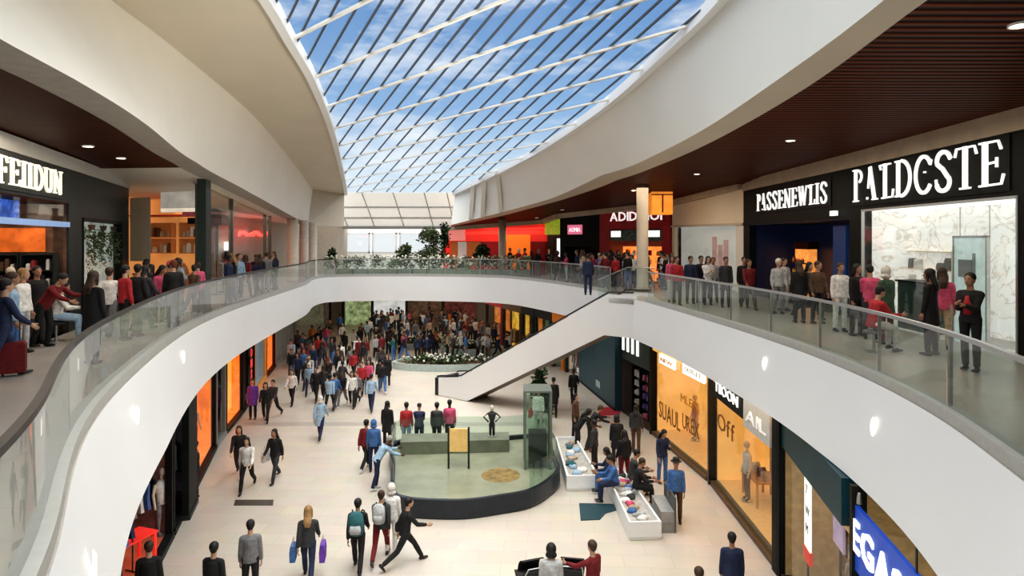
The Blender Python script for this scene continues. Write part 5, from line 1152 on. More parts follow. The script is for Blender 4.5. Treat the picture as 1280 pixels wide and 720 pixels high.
for u, v, f, pz, t_, b_, hr, hc, lab in [
 (372, 480, 5, 'walk', 'navy', 'black', 'short', 'black', 'person in navy jacket leading the left crowd'), (380, 476, 355, 'stand2', 'blue', 'navy', 'short', 'brown', 'person in blue jacket at the front of the left crowd'),
 (387, 482, 10, 'walk2', 'light grey', 'navy', 'long', 'black', 'person in light grey jacket at the front of the left crowd'), (395, 502, 0, 'walk', 'black', 'black', 'short', 'black', 'person in all black behind the pale blue jacket, left'),
 (404, 500, 180, 'walk', 'charcoal', 'black', 'long', 'brown', 'person in charcoal with brown hair behind the pale blue jacket'), (412, 514, 180, 'walk2', 'light blue', 'black', 'short', 'black', 'person in light blue top and black trousers mid-corridor'),
 (418, 512, 175, 'walk', 'blue', 'charcoal', 'short', 'black', 'person in blue beside the light blue top, mid-corridor'), (428, 508, 0, 'walk2', 'black', 'grey', 'short', 'black', 'person in black top and grey trousers mid-corridor'),
 (440, 509, 8, 'walk', 'white', 'black', 'long', 'black', 'person in white top and black trousers mid-corridor'), (446, 506, 350, 'stride', 'grey', 'black', 'short', 'brown', 'person in grey top striding mid-corridor'),
 (464, 514, 180, 'walk', 'light blue', 'navy', 'short', 'black', 'person in light blue shirt and navy trousers, right of corridor'), (452, 494, 0, 'walk', 'red', 'black', 'short', 'black', 'person in bright red top, left one of the red pair'),
 (461, 490, 5, 'walk2', 'pink', 'black', 'long', 'black', 'person in pink top, right one of the red pair'), (449, 457, 0, 'stand', 'dark red', 'black', 'short', 'black', 'person in dark red coat further up the corridor, left'),
 (457, 455, 0, 'walk', 'dark red', 'charcoal', 'long', 'brown', 'person in dark red with brown hair up the corridor'), (423, 474, 180, 'walk', 'black', 'black', 'long', 'black', 'person in black walking away in mid-corridor'),
 (426, 462, 180, 'walk2', 'white', 'black', 'short', 'brown', 'person in white top walking away in mid-corridor'), (484, 484, 0, 'stand', 'black', 'black', 'long', 'black', 'person in black standing at the flower beds'),
 (476, 470, 0, 'walk', 'charcoal', 'black', 'short', 'black', 'person in charcoal left of the flower beds'), (398, 452, 0, 'walk', 'red', 'black', 'short', 'black', 'person in red top in the left crowd'),
 (404, 455, 0, 'walk2', 'dark red', 'black', 'short', 'black', 'person in dark red and black in the left crowd'), (382, 452, 0, 'walk', 'teal', 'black', 'short', 'brown', 'person in teal top in the left crowd'),
 (372, 446, 0, 'stand', 'brown', 'black', 'short', 'black', 'person in brown top by the grey slatted shop'),
 # around the pool
 (457, 587, 160, 'walk', 'dark red', 'black', 'short', 'black', 'person in dark red and black left of the pool'), (467, 590, 185, 'stand', 'blue', 'navy', 'hood', 'blue', 'person in hooded blue jacket left of the pool'),
 (471, 612, 120, 'bend', 'light blue', 'navy', 'short', 'grey', 'person in light blue bending over the pool edge'), (484, 560, 170, 'stand', 'black', 'black', 'long', 'black', 'long-haired person in black at the back left pool corner'),
 (508, 562, 182, 'stand', 'red', 'light blue', 'short', 'black', 'person in red top and pale jeans behind the pool'), (524, 563, 178, 'arms', 'navy', 'navy', 'cap', 'black', 'person in navy with a cap behind the pool'),
 (546, 562, 175, 'stand2', 'charcoal', 'black', 'short', 'black', 'person in charcoal jacket behind the yellow board'), (562, 558, 185, 'stand', 'pink', 'black', 'short', 'black', 'person in pink top behind the yellow board, right'),
 (692, 522, 180, 'stand', 'black', 'black', 'short', 'black', 'person in black right of the glass tower'), (717, 505, 170, 'walk', 'black', 'black', 'short', 'brown', 'person in black walking alone toward the teal hoarding'),
 (673, 540, 350, 'stand', 'white', 'light grey', 'short', 'brown', 'person in white shirt carrying a red bag behind the glass tower'),
 # benches
 (722, 566, 90, 'bend', 'black', 'black', 'long', 'black', 'long-haired person in black bending over the farther bench tray'), (743, 590, 250, 'stand', 'charcoal', 'black', 'short', 'black', 'person in charcoal standing at the end of the farther tray'),
 (737, 562, 100, 'bend', 'black', 'charcoal', 'short', 'brown', 'person with brown hair leaning over the farther bench tray'), (719, 548, 60, 'stand', 'brown', 'black', 'long', 'black', 'person in brown at the back of the farther tray'),
 (771, 582, 180, 'stand', 'black', 'charcoal', 'hood', 'black', 'person in black hood and coat between the two trays'), (795, 566, 160, 'stand2', 'charcoal', 'brown', 'long', 'black', 'long-haired person beside the golden window frame'),
 (828, 604, 20, 'phone', 'navy', 'blue', 'long', 'black', 'long-haired person in navy and blue facing golden window'), (845, 653, 350, 'stand', 'blue', 'brown', 'hat', 'black', 'person in blue shirt and black brimmed hat'),
 ]:
    shv = random.choice(['black', 'black', 'white', 'brown'])
    gp(G(u, v), f, pz, t_, b_, lab, hair=hr, hc=hc, shoe=shv, skin=random.choice([0, 0, 1, 1, 2]), coat=(pz == 'stand' and t_ in ('black', 'dark red', 'navy', 'purple')))
q = G(673, 540); handbag(q, 350, 'red', 'red bag carried by the person in the white shirt', 1, .6, .3, .34)

# ------------------------------------------------------------------ upper floor, right
def U(u, Y): return (u - UC) * Y / FPX, Y, ZU + .02
for u, Y, f, pz, t_, b_, hr, hc, kw, lab in [
 (1213, 11.6, 300, 'arms', 'black', 'black', 'short', 'black', {}, 'person in black jacket with red front before the marble window'), (1163, 13.2, 215, 'stand', 'black', 'black', 'long', 'black', dict(coat=True), 'long-haired person in long black coat before the marble window'),
 (1178, 13.9, 150, 'stand2', 'pink', 'beige', 'long', 'brown', {}, 'person in pale pink beside the long black coat'), (1108, 14.6, 200, 'stand', 'green', 'dark red', 'hood', 'white', dict(coat=True), 'person in dark green coat with white headscarf at the glass'),
 (1088, 15.4, 160, 'phone', 'pink', 'charcoal', 'short', 'black', {}, 'person in bright pink top near the marble window'), (1092, 13.6, 100, 'sit', 'red', 'white', 'short', 'black', {}, 'person in red sitting low by the glass balustrade'),
 (1071, 15.9, 20, 'stand', 'black', 'black', 'long', 'black', {}, 'long-haired person in black left of the pink top'), (1050, 16.6, 0, 'stand', 'white', 'white', 'short', 'brown', {}, 'person dressed in white before the blue entrance'),
 (1022, 18.2, 10, 'stand2', 'brown', 'black', 'short', 'brown', {}, 'person in brown with brown hair beside the dark entrance'), (1010, 19.3, 30, 'walk', 'charcoal', 'black', 'long', 'black', {}, 'person in charcoal with long hair at the dark entrance'),
 (999, 18.4, 180, 'stand', 'black', 'black', 'long', 'brown', dict(coat=True), 'person in black coat in front of the orange display'), (973, 20.6, 0, 'stand2', 'light grey', 'grey', 'short', 'white', {}, 'white-haired person in light grey at the blue entrance'),
 (980, 21.5, 20, 'stand', 'white', 'light grey', 'short', 'brown', {}, 'person in white and light grey at the blue entrance'), (936, 22.0, 0, 'walk', 'dark red', 'black', 'short', 'brown', {}, 'person in dark red at the left pier of the black shop'),
 (930, 22.6, 350, 'stand', 'black', 'charcoal', 'short', 'black', {}, 'person in black at the left pier of the black shop'), (907, 22.6, 0, 'stand', 'charcoal', 'black', 'short', 'black', dict(coat=True), 'tall person in charcoal coat before the cream front'),
 (885, 23.4, 0, 'arms', 'white', 'black', 'long', 'black', {}, 'person in white top and black trousers before cream front'), (876, 24.2, 10, 'stand', 'black', 'grey', 'short', 'black', {}, 'person in black and grey before the cream front'),
 (891, 24.6, 350, 'walk', 'light grey', 'navy', 'short', 'brown', {}, 'person in light grey and navy before the cream front'), (863, 23.9, 0, 'stand2', 'navy', 'black', 'short', 'black', {}, 'person in navy suit before the pale poster'),
 (846, 23.2, 5, 'stand', 'red', 'black', 'short', 'black', {}, 'person in red top leaning at the glass balustrade'), (840, 24.4, 355, 'stand', 'pink', 'white', 'long', 'black', {}, 'person in pink and white behind the red top'),
 (735, 27.6, 180, 'stand', 'navy', 'navy', 'short', 'black', {}, 'person in navy standing at the top of the escalator'), ]:
    x, y, z = U(u, Y); 
    if pz == 'sit': z -= .0
    o = person(x, y, z, f, pz, t_, b_, lab, hair=hr, hc=hc, skin=random.choice([0, 1, 1]), **kw)
    if 'red front' in lab:
        k = MB(); k.tube([(0, -.055, 1.37), (0, -.068, 1.22), (0, -.062, 1.04)], 0, 12, rr=[(.05, .075), (.085, .088), (.085, .084)], lat=(1, 0, 0)); sub('shirt_front', k, cloth('red'), o, True)
    if pz == 'sit':
        st_ = thing('stool', 'low grey stool under the person in red by the glass', 'stool', (x, y, z)); k = MB(); k.lathe([(.2, .40), (.21, .42), (.21, .455), (.19, .46)], seg=16); sub('seat', k, cloth('grey'), st_); k = MB(); k.lathe([(.16, 0), (.16, .02), (.03, .04), (.03, .40)], seg=14); sub('stem', k, steel, st_)
pnames = ['black', 'charcoal', 'grey', 'light grey', 'white', 'navy', 'blue', 'red', 'dark red', 'pink', 'teal', 'brown', 'beige', 'orange', 'green', 'purple', 'light blue', 'yellow']
pw = [16, 9, 5, 5, 9, 8, 4, 5, 5, 2, 2, 4, 3, 1, 2, 1, 3, 1]
used = set()
def crowd_person(x, y, z, where, face=None, poses=('stand', 'stand2', 'walk', 'walk2', 'phone', 'arms'), group=None):
    for _ in range(400):
        t_ = random.choices(pnames, pw)[0]; b_ = random.choices(['black', 'charcoal', 'navy', 'grey', 'blue', 'brown', 'beige', 'white'], [14, 6, 6, 3, 3, 2, 1, 1])[0]
        hr = random.choices(['short', 'long', 'bun', 'cap', 'hood'], [8, 6, 1, 1, 1])[0]; hc = random.choices(['black', 'brown', 'blond', 'grey', 'red'], [8, 6, 1, 1, 1])[0]
        hw = {'short': 'short %s hair', 'long': 'long %s hair', 'bun': '%s hair in a bun', 'cap': 'a %s cap', 'hood': 'a %s hood'}[hr]
        if hr in ('cap', 'hood'): hc = random.choice(['black', 'navy', 'red', 'white', 'grey', 'beige'])
        lab = 'person in %s top and %s trousers with %s, %s' % (t_, b_, hw % hc, where)
        if len(lab.split()) > 16: lab = lab.replace(' top and', ' and')
        if len(lab.split()) > 16: lab = lab.replace(' with', ',', 1)
        if len(lab.split()) > 16: lab = lab.replace(' in a bun', ' bun')
        if lab not in used and len(lab.split()) <= 16: break
    used.add(lab)
    return person(x, y, z, random.uniform(0, 360) if face is None else face, random.choice(poses), t_, b_, lab, hair=hr, hc=hc, skin=random.choice([0, 0, 1, 1, 2]), shoe=random.choice(['black', 'black', 'white', 'brown']), s=random.uniform(.93, 1.05), group=group)
def spread(n, pick, ok, dmin, tries=6000):
    out = []
    for _ in range(tries):
        p = pick()
        if p is None or not ok(p): continue
        if all((p - q).length > dmin for q in out): out.append(p)
        if len(out) >= n: break
    return out
# red shop crowd, upper right
def on_walk_r(p):
    e = [q for q in EDGE if abs(q.y - p.y) < .8 and q.x > -3]
    return (not e or p.x > max(q.x for q in e) + .6)
for p in spread(34, lambda: Vector((lerp(690, 835, random.random()) - UC, 0, 0)) and (lambda u, Y: Vector(((u - UC) * Y / FPX, Y, 0)))(random.uniform(690, 838), random.uniform(29.5, 36.5)), lambda p: on_walk_r(p) and (p - Vector((6.03, 29.6, 0))).length > .7 and p.y < 38 - (p.x - 5.2) * .95, .5):
    crowd_person(p.x, p.y, ZU + .02, 'near the red shop')
for p in spread(10, lambda: (lambda u, Y: Vector(((u - UC) * Y / FPX, Y, 0)))(random.uniform(590, 690), random.uniform(42, 44.5)), lambda p: (p - Vector((-.64, 43, 0))).length > .6 and (p - Vector((-2, 43.9, 0))).length > 1.2 and (p.x > 1.3 or p.y > 43.1) and p.y < 43 + (2.2 - p.x) * .73 - .8, .55):
    crowd_person(p.x, p.y, ZU + .02, 'on the far red walkway')
# upper left
for u, Y, f, pz, t_, b_, hr, hc, kw, lab in [
 (116, 12.3, 170, 'stand', 'black', 'black', 'long', 'brown', dict(coat=True), 'person in long black coat at the left glass balustrade'), (156, 15.2, 150, 'stand', 'red', 'black', 'short', 'black', {}, 'person in red coat on the left upper walkway'),
 (172, 15.8, 170, 'stand2', 'black', 'black', 'short', 'black', {}, 'person in black right of the red coat'), (180, 16.8, 160, 'walk', 'charcoal', 'black', 'long', 'black', {}, 'long-haired person in charcoal right of the red coat'),
 (136, 15.5, 200, 'walk', 'white', 'grey', 'short', 'brown', {}, 'person in white and grey by the planted window'), (14, 11.9, 120, 'stand2', 'light blue', 'blue', 'short', 'brown', {}, 'person in light blue shirt at the dark shop entrance'),
 (28, 13.4, 100, 'stand', 'white', 'light grey', 'long', 'blond', {}, 'blond person in white and grey at the dark shop entrance'), (3, 11.0, 150, 'walk', 'navy', 'navy', 'short', 'black', {}, 'person in navy cut by the left picture edge'),
 (55, 14.2, 90, 'bend', 'dark red', 'black', 'short', 'black', {}, 'person in dark red bending beside clothes racks'), (70, 15.0, 120, 'sit', 'white', 'light blue', 'short', 'black', {}, 'person in white and pale jeans seated by the dark pier'),
 (46, 14.6, 60, 'stand', 'black', 'charcoal', 'short', 'black', {}, 'person in black and charcoal beside the clothes racks'),
 ]:
    x, y, z = U(u, Y); person(x, y, z, f, pz, t_, b_, lab, hair=hr, hc=hc, skin=random.choice([0, 1]), **kw)
    if pz == 'sit':
        st_ = thing('stool', 'low dark stool under the person in pale jeans by the pier', 'stool', (x, y, z)); k = MB(); k.lathe([(.2, .40), (.21, .42), (.21, .455), (.19, .46)], seg=16); sub('seat', k, cloth('charcoal'), st_); k = MB(); k.lathe([(.16, 0), (.16, .02), (.03, .04), (.03, .40)], seg=14); sub('stem', k, steel, st_)
def on_walk_l(p):
    e = curve_at_y(CLEDGE, p.y); return p.x < e.x - .5
CLEDGE = sorted([p for p in EDGE if p.x < -3 and 3 < p.y < 38.6], key=lambda p: p.y)
for p in spread(13, lambda: (lambda u, Y: Vector(((u - UC) * Y / FPX, Y, 0)))(random.uniform(180, 250), random.uniform(17, 21.5)), lambda p: on_walk_l(p) and p.x > -13.0 and (p - Vector((-10.2, 21.2, 0))).length > .7, .5):
    crowd_person(p.x, p.y, ZU + .02, 'before the orange shop')
for p in spread(13, lambda: (lambda u, Y: Vector(((u - UC) * Y / FPX, Y, 0)))(random.uniform(284, 345), random.uniform(23, 34)), lambda p: on_walk_l(p) and p.x > lerp(-10.55, -12.9, (p.y - 21.6) / 11.9) + .45, .55):
    crowd_person(p.x, p.y, ZU + .02, 'before the neon-lit glass')
# ------------------------------------------------------------------ far crowd on the ground floor
BEDS = [((-4.2, 39.6), 3.2, 1.3), ((-6.5, 47.5), 3.6, 1.5), ((-2.8, 45.0), 2.2, 1.2)]
def in_bed(p): return any(((p.x - c[0]) / (rx + .25)) ** 2 + ((p.y - c[1]) / (ry + .25)) ** 2 < 1 for c, rx, ry in BEDS)
def floor_ok(p): return curve_at_y(WL, p.y).x + .8 < p.x < curve_at_y(WR, p.y).x - .8 and not in_bed(p)
def near_esc(p): return p.x > -4.6 and p.y < 34.5
heroes = [o.location.copy() for o in COL.objects if o.name.startswith('person') and o.parent is None and o.location.z < 1]
free = lambda p: all((Vector((h.x, h.y, 0)) - p).length > .55 for h in heroes)
left_side = spread(46, lambda: (lambda u, v: fl(u, v))(random.uniform(352, 478), random.uniform(415, 500)), lambda p: floor_ok(p) and free(p) and p.y < 58 and not near_esc(p), .75)
for p in left_side: crowd_person(p.x, p.y, 0, 'in the ' + ('front' if p.y < 40 else 'middle' if p.y < 48 else 'rear') + ' left crowd', random.choice([0, 180, 10, 170, 20, 200, 90]), ('walk', 'walk2', 'walk', 'stand2', 'stride'), 'crowd along the left shops')
rear = spread(max(0, 296 - N_PEOPLE), lambda: (lambda u, v: fl(u, v))(random.uniform(470, 690), random.uniform(405, 452)), lambda p: floor_ok(p) and all((p - q).length > .7 for q in left_side) and p.y < 58.5 and p.y > 36 and not (p.y < 38 and p.x > -2.5), .62, 20000)
for p in rear: crowd_person(p.x, p.y, 0, ('at the front' if p.y < 43 else 'in the middle' if p.y < 50 else 'at the back') + ' of far crowd', None, ('stand', 'stand2', 'phone', 'arms', 'walk'), 'dense crowd under the far bridge')
print('PEOPLE', N_PEOPLE)
# ================================================================== escalator
A_, B_ = Vector((-2.2, 31.3, 0)), Vector((5.0, 25.6, 0))
ed_ = (B_ - A_); wv_ = Vector((-ed_.y, ed_.x, 0)).normalized()          # away from the viewer
if wv_.y < 0: wv_ = -wv_
es = thing('escalator', 'white-sided escalator rising from the ground floor to the right walkway', 'escalator', A_)
def ep(t, z, d=0.0): p = A_ + ed_ * t + wv_ * d; return Vector((p.x, p.y, z))
prof = [(-.214, .02), (-.214, .9), (-.05, 1.12), (.856, 5.66), (1.0, 5.66), (1.0, 3.95), (.835, 3.95), (.0, .02)]
k = MB(); k.loft([[ep(t, z, 0) for t, z in prof], [ep(t, z, .09) for t, z in prof]], True, 0, True); k.build('side_panel', white, es)
k = MB(); k.loft([[ep(t, z, 1.5) for t, z in prof], [ep(t, z, 1.59) for t, z in prof]], True, 0, True); k.build('side_panel', white, es)
k = MB(); und = [(-.02, .01), (.0, .02), (.835, 3.95), (.99, 3.95)]; k.loft([[ep(t, z, .02) for t, z in und], [ep(t, z, 1.56) for t, z in und]]); k.build('underside', mat('brown_grey_soffit', (.24, .20, .16), .6), es)
n_ = 24
for i in range(n_):
    t0, t1 = lerp(-.03, .86, i / n_), lerp(-.03, .86, (i + 1) / n_); z1 = lerp(.35, 5.52, (i + 1) / n_)
    k = MB(); k.box8([ep(t0, z1 - .32, .12), ep(t1, z1 - .32, .12), ep(t1, z1 - .32, 1.48), ep(t0, z1 - .32, 1.48), ep(t0, z1, .12), ep(t1, z1, .12), ep(t1, z1, 1.48), ep(t0, z1, 1.48)]); k.build('step', mat('escalator_step', (.14, .145, .15), .4, metal=.5), es)
for d in (.05, 1.54):
    k = MB(); k.tube([ep(-.23, .95, d), ep(-.2, 1.02, d), ep(-.05, 1.2, d), ep(.856, 5.74, d), ep(.98, 5.78, d)], .035, 8); k.build('handrail', dark_metal, es, True)
k = MB(); k.box8([ep(-.24, 0, .0), ep(-.214, 0, 0), ep(-.214, 0, 1.59), ep(-.24, 0, 1.59), ep(-.24, .88, 0), ep(-.214, .88, 0), ep(-.214, .88, 1.59), ep(-.24, .88, 1.59)]); k.build('newel_panel', charcoal, es)
# landing glass beside the escalator head
g = thing('glass_balustrade', 'short glass balustrade beside the escalator head on the right', 'glass balustrade', ep(.9, ZU + .02, 1.62))
pts = [ep(.70, 5.0, 1.62), ep(.86, 5.6, 1.62), ep(1.0, 5.6, 1.62)]
k = MB(); k.loft([pts, [p + Vector((0, 0, 1.1)) for p in pts]]); k.build('glass_pane', glass_bal, g, clean=False)
k = MB(); k.tube([p + Vector((0, 0, 1.12)) for p in pts], .025, 6); k.build('handrail', steel, g)
# bridge slab joining the walkway edge to the escalator head
k = MB(); poly = [ep(.86, 0, 0), ep(1.02, 0, -.0), (5.6, 26.6), (5.0, 28.6), ep(.86, 0, 1.6)]; k.prism([(p[0], p[1]) for p in poly], 5.3, ZU + .025); struct('floor_landing', k, floor_up)

# ================================================================== pool stage
pm_ = mat('pool_dark_base', (.012, .018, .028), .3, var=.2); pf = mat('pale_green_floor', (.25, .265, .19), .25, var=.15, scale=1.2); gl_ = mat('green_ledge', (.16, .18, .13), .4, var=.2, scale=2)
pool = thing('pool_stage', 'raised display stage with dark curved base and pale green floor', 'display stage', (-1.2, 20.2, 0))
outl = smooth([fl(489, 637), fl(503, 646), fl(530, 649.5), (-1.35, 18.05), fl(625, 644), fl(664, 636), fl(690, 620), fl(700, 606), fl(693, 586), (1.25, 24.2), (-.5, 24.0), (-2.3, 24.0), (-4.3, 23.4), (-3.95, 21.0)], 5, True)
c0 = Vector((-1.3, 20.8, 0)); inn = [c0 + (p - c0) * .955 for p in outl]
k = MB(); k.loft([[at(p, 0) for p in [c0 + (q - c0) * .985 for q in outl]], [at(p, .1) for p in outl], [at(p, .56) for p in outl], [at(p, .56) for p in inn], [at(p, .40) for p in inn]], True, 0); k.build('base', pm_, pool)
k = MB(); k.v = [at(p, .41) for p in inn]; k.f = [list(range(len(inn)))]; k.m = [0]; k.build('stage_floor', pf, pool)
k = MB(); k.box8([(-3.9, 22.3, .41), (-.1, 22.6, .41), (-.1, 23.5, .41), (-4.0, 23.3, .41), (-3.9, 22.3, .85), (-.1, 22.6, .85), (-.1, 23.5, .85), (-4.0, 23.3, .85)]); k.build('back_ledge', gl_, pool)
idx = [i for i, p in enumerate(outl) if p.y > 20 or True]
gp_ = [c0 + (p - c0) * .975 for p in outl]; step = 5
for i in range(0, len(gp_), step):
    seg = [gp_[(i + j) % len(gp_)] for j in range(step + 1)]
    if sum(p.y for p in seg) / 6 < 19.2: continue
    k = MB(); k.loft([[at(p, .56) for p in seg], [at(p, 1.3) for p in seg]]); k.build('glass_pane', glass_green, pool, clean=False)
ys = thing('notice_board', 'pale yellow board on dark legs standing on the pool stage', 'board', (-1.75, 21.0, .41))
k = MB(); p0, p1 = fl(550, 588, 1.0), fl(572, 588, 1.0); w2 = .30
k.box(-w2, w2, -.03, .03, .55, 1.3); sub('board', k, mat('yellow_board', (.78, .52, .20), .5, emit=.12), ys)
for sx in (-1, 1): k = MB(); k.box(sx * (w2 + .03) - .03, sx * (w2 + .03) + .03, -.05, .05, 0, 1.35); sub('leg', k, charcoal, ys)
k = MB(); 
for a in range(24): pass
ru = fl(626, 594, .41); k.lathe([(.62, .412), (.60, .422), (0, .422)], (ru.x, ru.y, 0), 24); tag(k.build('floor_mat', mat('brown_round_mat', (.22, .15, .05), .7, var=.4, scale=5)), 'round brown mat on the pale green pool stage', 'mat')
st = thing('statue', 'white-headed display figure with hands on hips behind pool stage', 'statue', fl(616, 560, .62) if False else Vector((-.72, 23.0, .85)))
k = MB(); k.ball((0, 0, 1.02), .075, .085, .10); k.tube([(0, 0, .88), (0, 0, .96)], .035, 8); sub('head', k, mat('pale_figure', (.62, .58, .52), .5), st, True)
k = MB(); k.loft([[(rx * cos(a * pi / 6), ry * sin(a * pi / 6), z) for a in range(12)] for rx, ry, z in ((.09, .07, .42), (.08, .06, .55), (.15, .09, .78), (.16, .08, .84), (.05, .05, .90))], True, 0, True)
sub('body', k, cloth('charcoal'), st, True)
for sx in (-1, 1):
    k = MB(); k.tube([(sx * .15, 0, .82), (sx * .30, .03, .68), (sx * .12, -.03, .52)], .032, 8); sub('arm', k, cloth('charcoal'), st, True)
    k = MB(); k.tube([(sx * .05, 0, .45), (sx * .06, 0, .2), (sx * .06, 0, .02)], 0, 8, rr=[.06, .045, .04]); sub('leg', k, cloth('black'), st, True)
k = MB(); k.lathe([(.16, 0), (.16, .03), (.03, .04)], seg=14); sub('stand_base', k, steel, st)
tw = thing('glass_tower', 'greenish glass tower with dark posts at the right of the pool stage', 'glass tower', (.85, 21.4, .41))
for a, (x, y) in enumerate(((-.42, -.5), (.42, -.5), (.42, .5), (-.42, .5))):
    k = MB(); k.box(x - .04, x + .04, y - .04, y + .04, 0, 2.5); sub('post', k, mat('grey_green_post', (.14, .17, .15), .35), tw)
for x0, y0, x1, y1 in ((-.38, -.5, .38, -.5), (.42, -.46, .42, .46), (-.38, .5, .38, .5), (-.42, -.46, -.42, .46)):
    k = MB(); k.add([(x0, y0, .05), (x1, y1, .05), (x1, y1, 2.45), (x0, y0, 2.45)], [(0, 1, 2, 3)]); sub('glass_pane', k, glass_green, tw)
k = MB(); k.box(-.46, .46, -.54, .54, 2.5, 2.56); sub('top_cap', k, mat('grey_green_post', (.14, .17, .15), .35), tw); k = MB(); k.box(-.3, .3, -.3, .3, 0, 1.1); sub('plinth', k, charcoal, tw)
# handrail behind the pool
# ================================================================== benches with trays
def tray(c, L, w, rz, label, fill):
    t = thing('bench_tray', label, 'display tray', c, rz)
    k = MB(); o = [(-w / 2 - .12, -L / 2), (w / 2 + .12, -L / 2), (w / 2, L / 2), (-w / 2, L / 2)]
    i_ = [(x * .86, y * .965) for x, y in o]
    k.loft([[(x * .96, y * .98, 0) for x, y in o], [(x, y, .1) for x, y in o], [(x, y, .5) for x, y in o], [(x, y, .5) for x, y in i_], [(x, y, .36) for x, y in i_]], True, 0, True); sub('tray_body', k, white, t)
    k = MB(); k.v = [Vector((x, y, .37)) for x, y in i_]; k.f = [[0, 1, 2, 3]]; k.m = [0]; sub('tray_bed', k, mat('tray_bed', (.45, .42, .38), .6, var=.2), t)
    return t
tray((2.12, 22.1, 0), 4.0, .78, R(3), 'long white-edged display tray, farther of the two, beside the pool', None)
tray((3.40, 18.75, 0), 3.9, .62, R(3), 'long white-edged display tray, nearer of the two, by golden windows', None)
gi = 0
for (cx, cy, L, w, n, cols, nm) in ((2.12, 22.1, 3.4, .5, 12, ['light blue', 'white', 'light blue', 'teal', 'grey', 'beige'], 'farther'), (3.40, 18.75, 3.3, .42, 14, ['white', 'light grey', 'blue', 'beige', 'pink', 'white', 'charcoal'], 'nearer')):
    for i in range(n):
        c_ = cols[i % len(cols)]; x, y = cx + random.uniform(-.5, .5) * w * .7, cy - L / 2 + L * (i + .5) / n; a = random.uniform(0, pi); s_ = random.uniform(.12, .17)
        k = MB(); rows = []
        jt = [random.uniform(.75, 1.3) for _ in range(8)]
        for kk, z in ((.9, 0), (1.05, .04), (.9, .085), (.55, .11)): rows.append([(x + s_ * kk * jt[q] * (1.25 if q % 2 else .9) * cos(a + q * pi / 4), y + s_ * .75 * kk * jt[q] * sin(a + q * pi / 4), .372 + z * jt[(q * 3) % 8]) for q in range(8)])
        k.loft(rows, True, 0, True)
        ordn = ['first', 'second', 'third', 'fourth', 'fifth', 'sixth', 'seventh', 'eighth', 'ninth', 'tenth', 'eleventh', 'twelfth', 'thirteenth', 'fourteenth'][i]
        tag(k.build('folded_garment', cloth(c_), None, True), 'folded %s garment in the %s tray, %s from its near end' % (c_, nm, ordn), 'clothes', 'garments in the trays')
for (x, y, f, t_, b_, hr, hc, lab) in [(3.10, 19.95, 265, 'navy', 'blue', 'long', 'black', 'person in navy and blue seated left on the nearer tray'), (3.10, 19.25, 275, 'blue', 'navy', 'short', 'black', 'person in blue and navy seated left on the nearer tray'),
                                     (3.70, 19.0, 85, 'black', 'black', 'short', 'brown', 'person in black seated right on the nearer tray'), (3.70, 19.75, 95, 'charcoal', 'brown', 'short', 'black', 'person in charcoal and brown seated right on the nearer tray'), (3.62, 20.6, 200, 'black', 'dark red', 'long', 'black', 'long-haired person in black at the far end of nearer tray')]:
    person(x - (.0), y, .03 if 'seated' in lab else 0, f, 'sit' if 'seated' in lab else 'stand2', t_, b_, lab, hair=hr, hc=hc, skin=1)
# grey tiered bench
tb = thing('tiered_bench', 'grey two-tier bench beside the nearer white display tray', 'bench', (4.08, 17.85, 0))
k = MB(); k.box(-.28, .3, -.6, .6, 0, .28); sub('lower_tier', k, mat('grey_bench', (.24, .235, .23), .5, var=.1), tb); k = MB(); k.box(-.06, .3, -.57, .57, .28, .56); sub('upper_tier', k, mat('grey_bench_light', (.34, .33, .32), .5, var=.1), tb)
k = MB(); k.box(.3, .35, -.6, .6, 0, .95); sub('back_panel', k, mat('grey_bench_dark', (.10, .11, .115), .5), tb)
# floor inlays
k = MB(); pts = [fl(724, 630), fl(769, 631), fl(772, 638), fl(757, 642), fl(750, 650), fl(726, 651)]; k.prism([(p.x, p.y) for p in pts], .001, .03); tag(k.build('floor_mat', mat('dark_teal_mat', (.02, .06, .075), .5)), 'dark teal mat lying on the floor left of the nearer tray', 'mat')
k = MB(); a, b = fl(292, 632), fl(342, 625); k.box8([(a.x, a.y, .001), (fl(342, 631).x, a.y, .001), (b.x, b.y, .001), (fl(293, 626).x, b.y, .001), (a.x, a.y, .012), (fl(342, 631).x, a.y, .012), (b.x, b.y, .012), (fl(293, 626).x, b.y, .012)]); tag(k.build('floor_grate', mat('grey_grate', (.13, .115, .10), .4, metal=.5)), 'narrow dark grey grate set in the floor, lower left', 'grate')
k = MB(); a, b = fl(744, 520), fl(776, 508); k.box8([(a.x, a.y, .001), (fl(775, 519).x, fl(775, 519).y, .001), (b.x, b.y, .001), (fl(747, 510).x, fl(747, 510).y, .001), (a.x, a.y, .015), (fl(775, 519).x, fl(775, 519).y, .015), (b.x, b.y, .015), (fl(747, 510).x, fl(747, 510).y, .015)]); tag(k.build('carpet', mat('red_carpet', (.50, .035, .06), .8)), 'small red carpet on the floor before the teal hoarding', 'carpet')
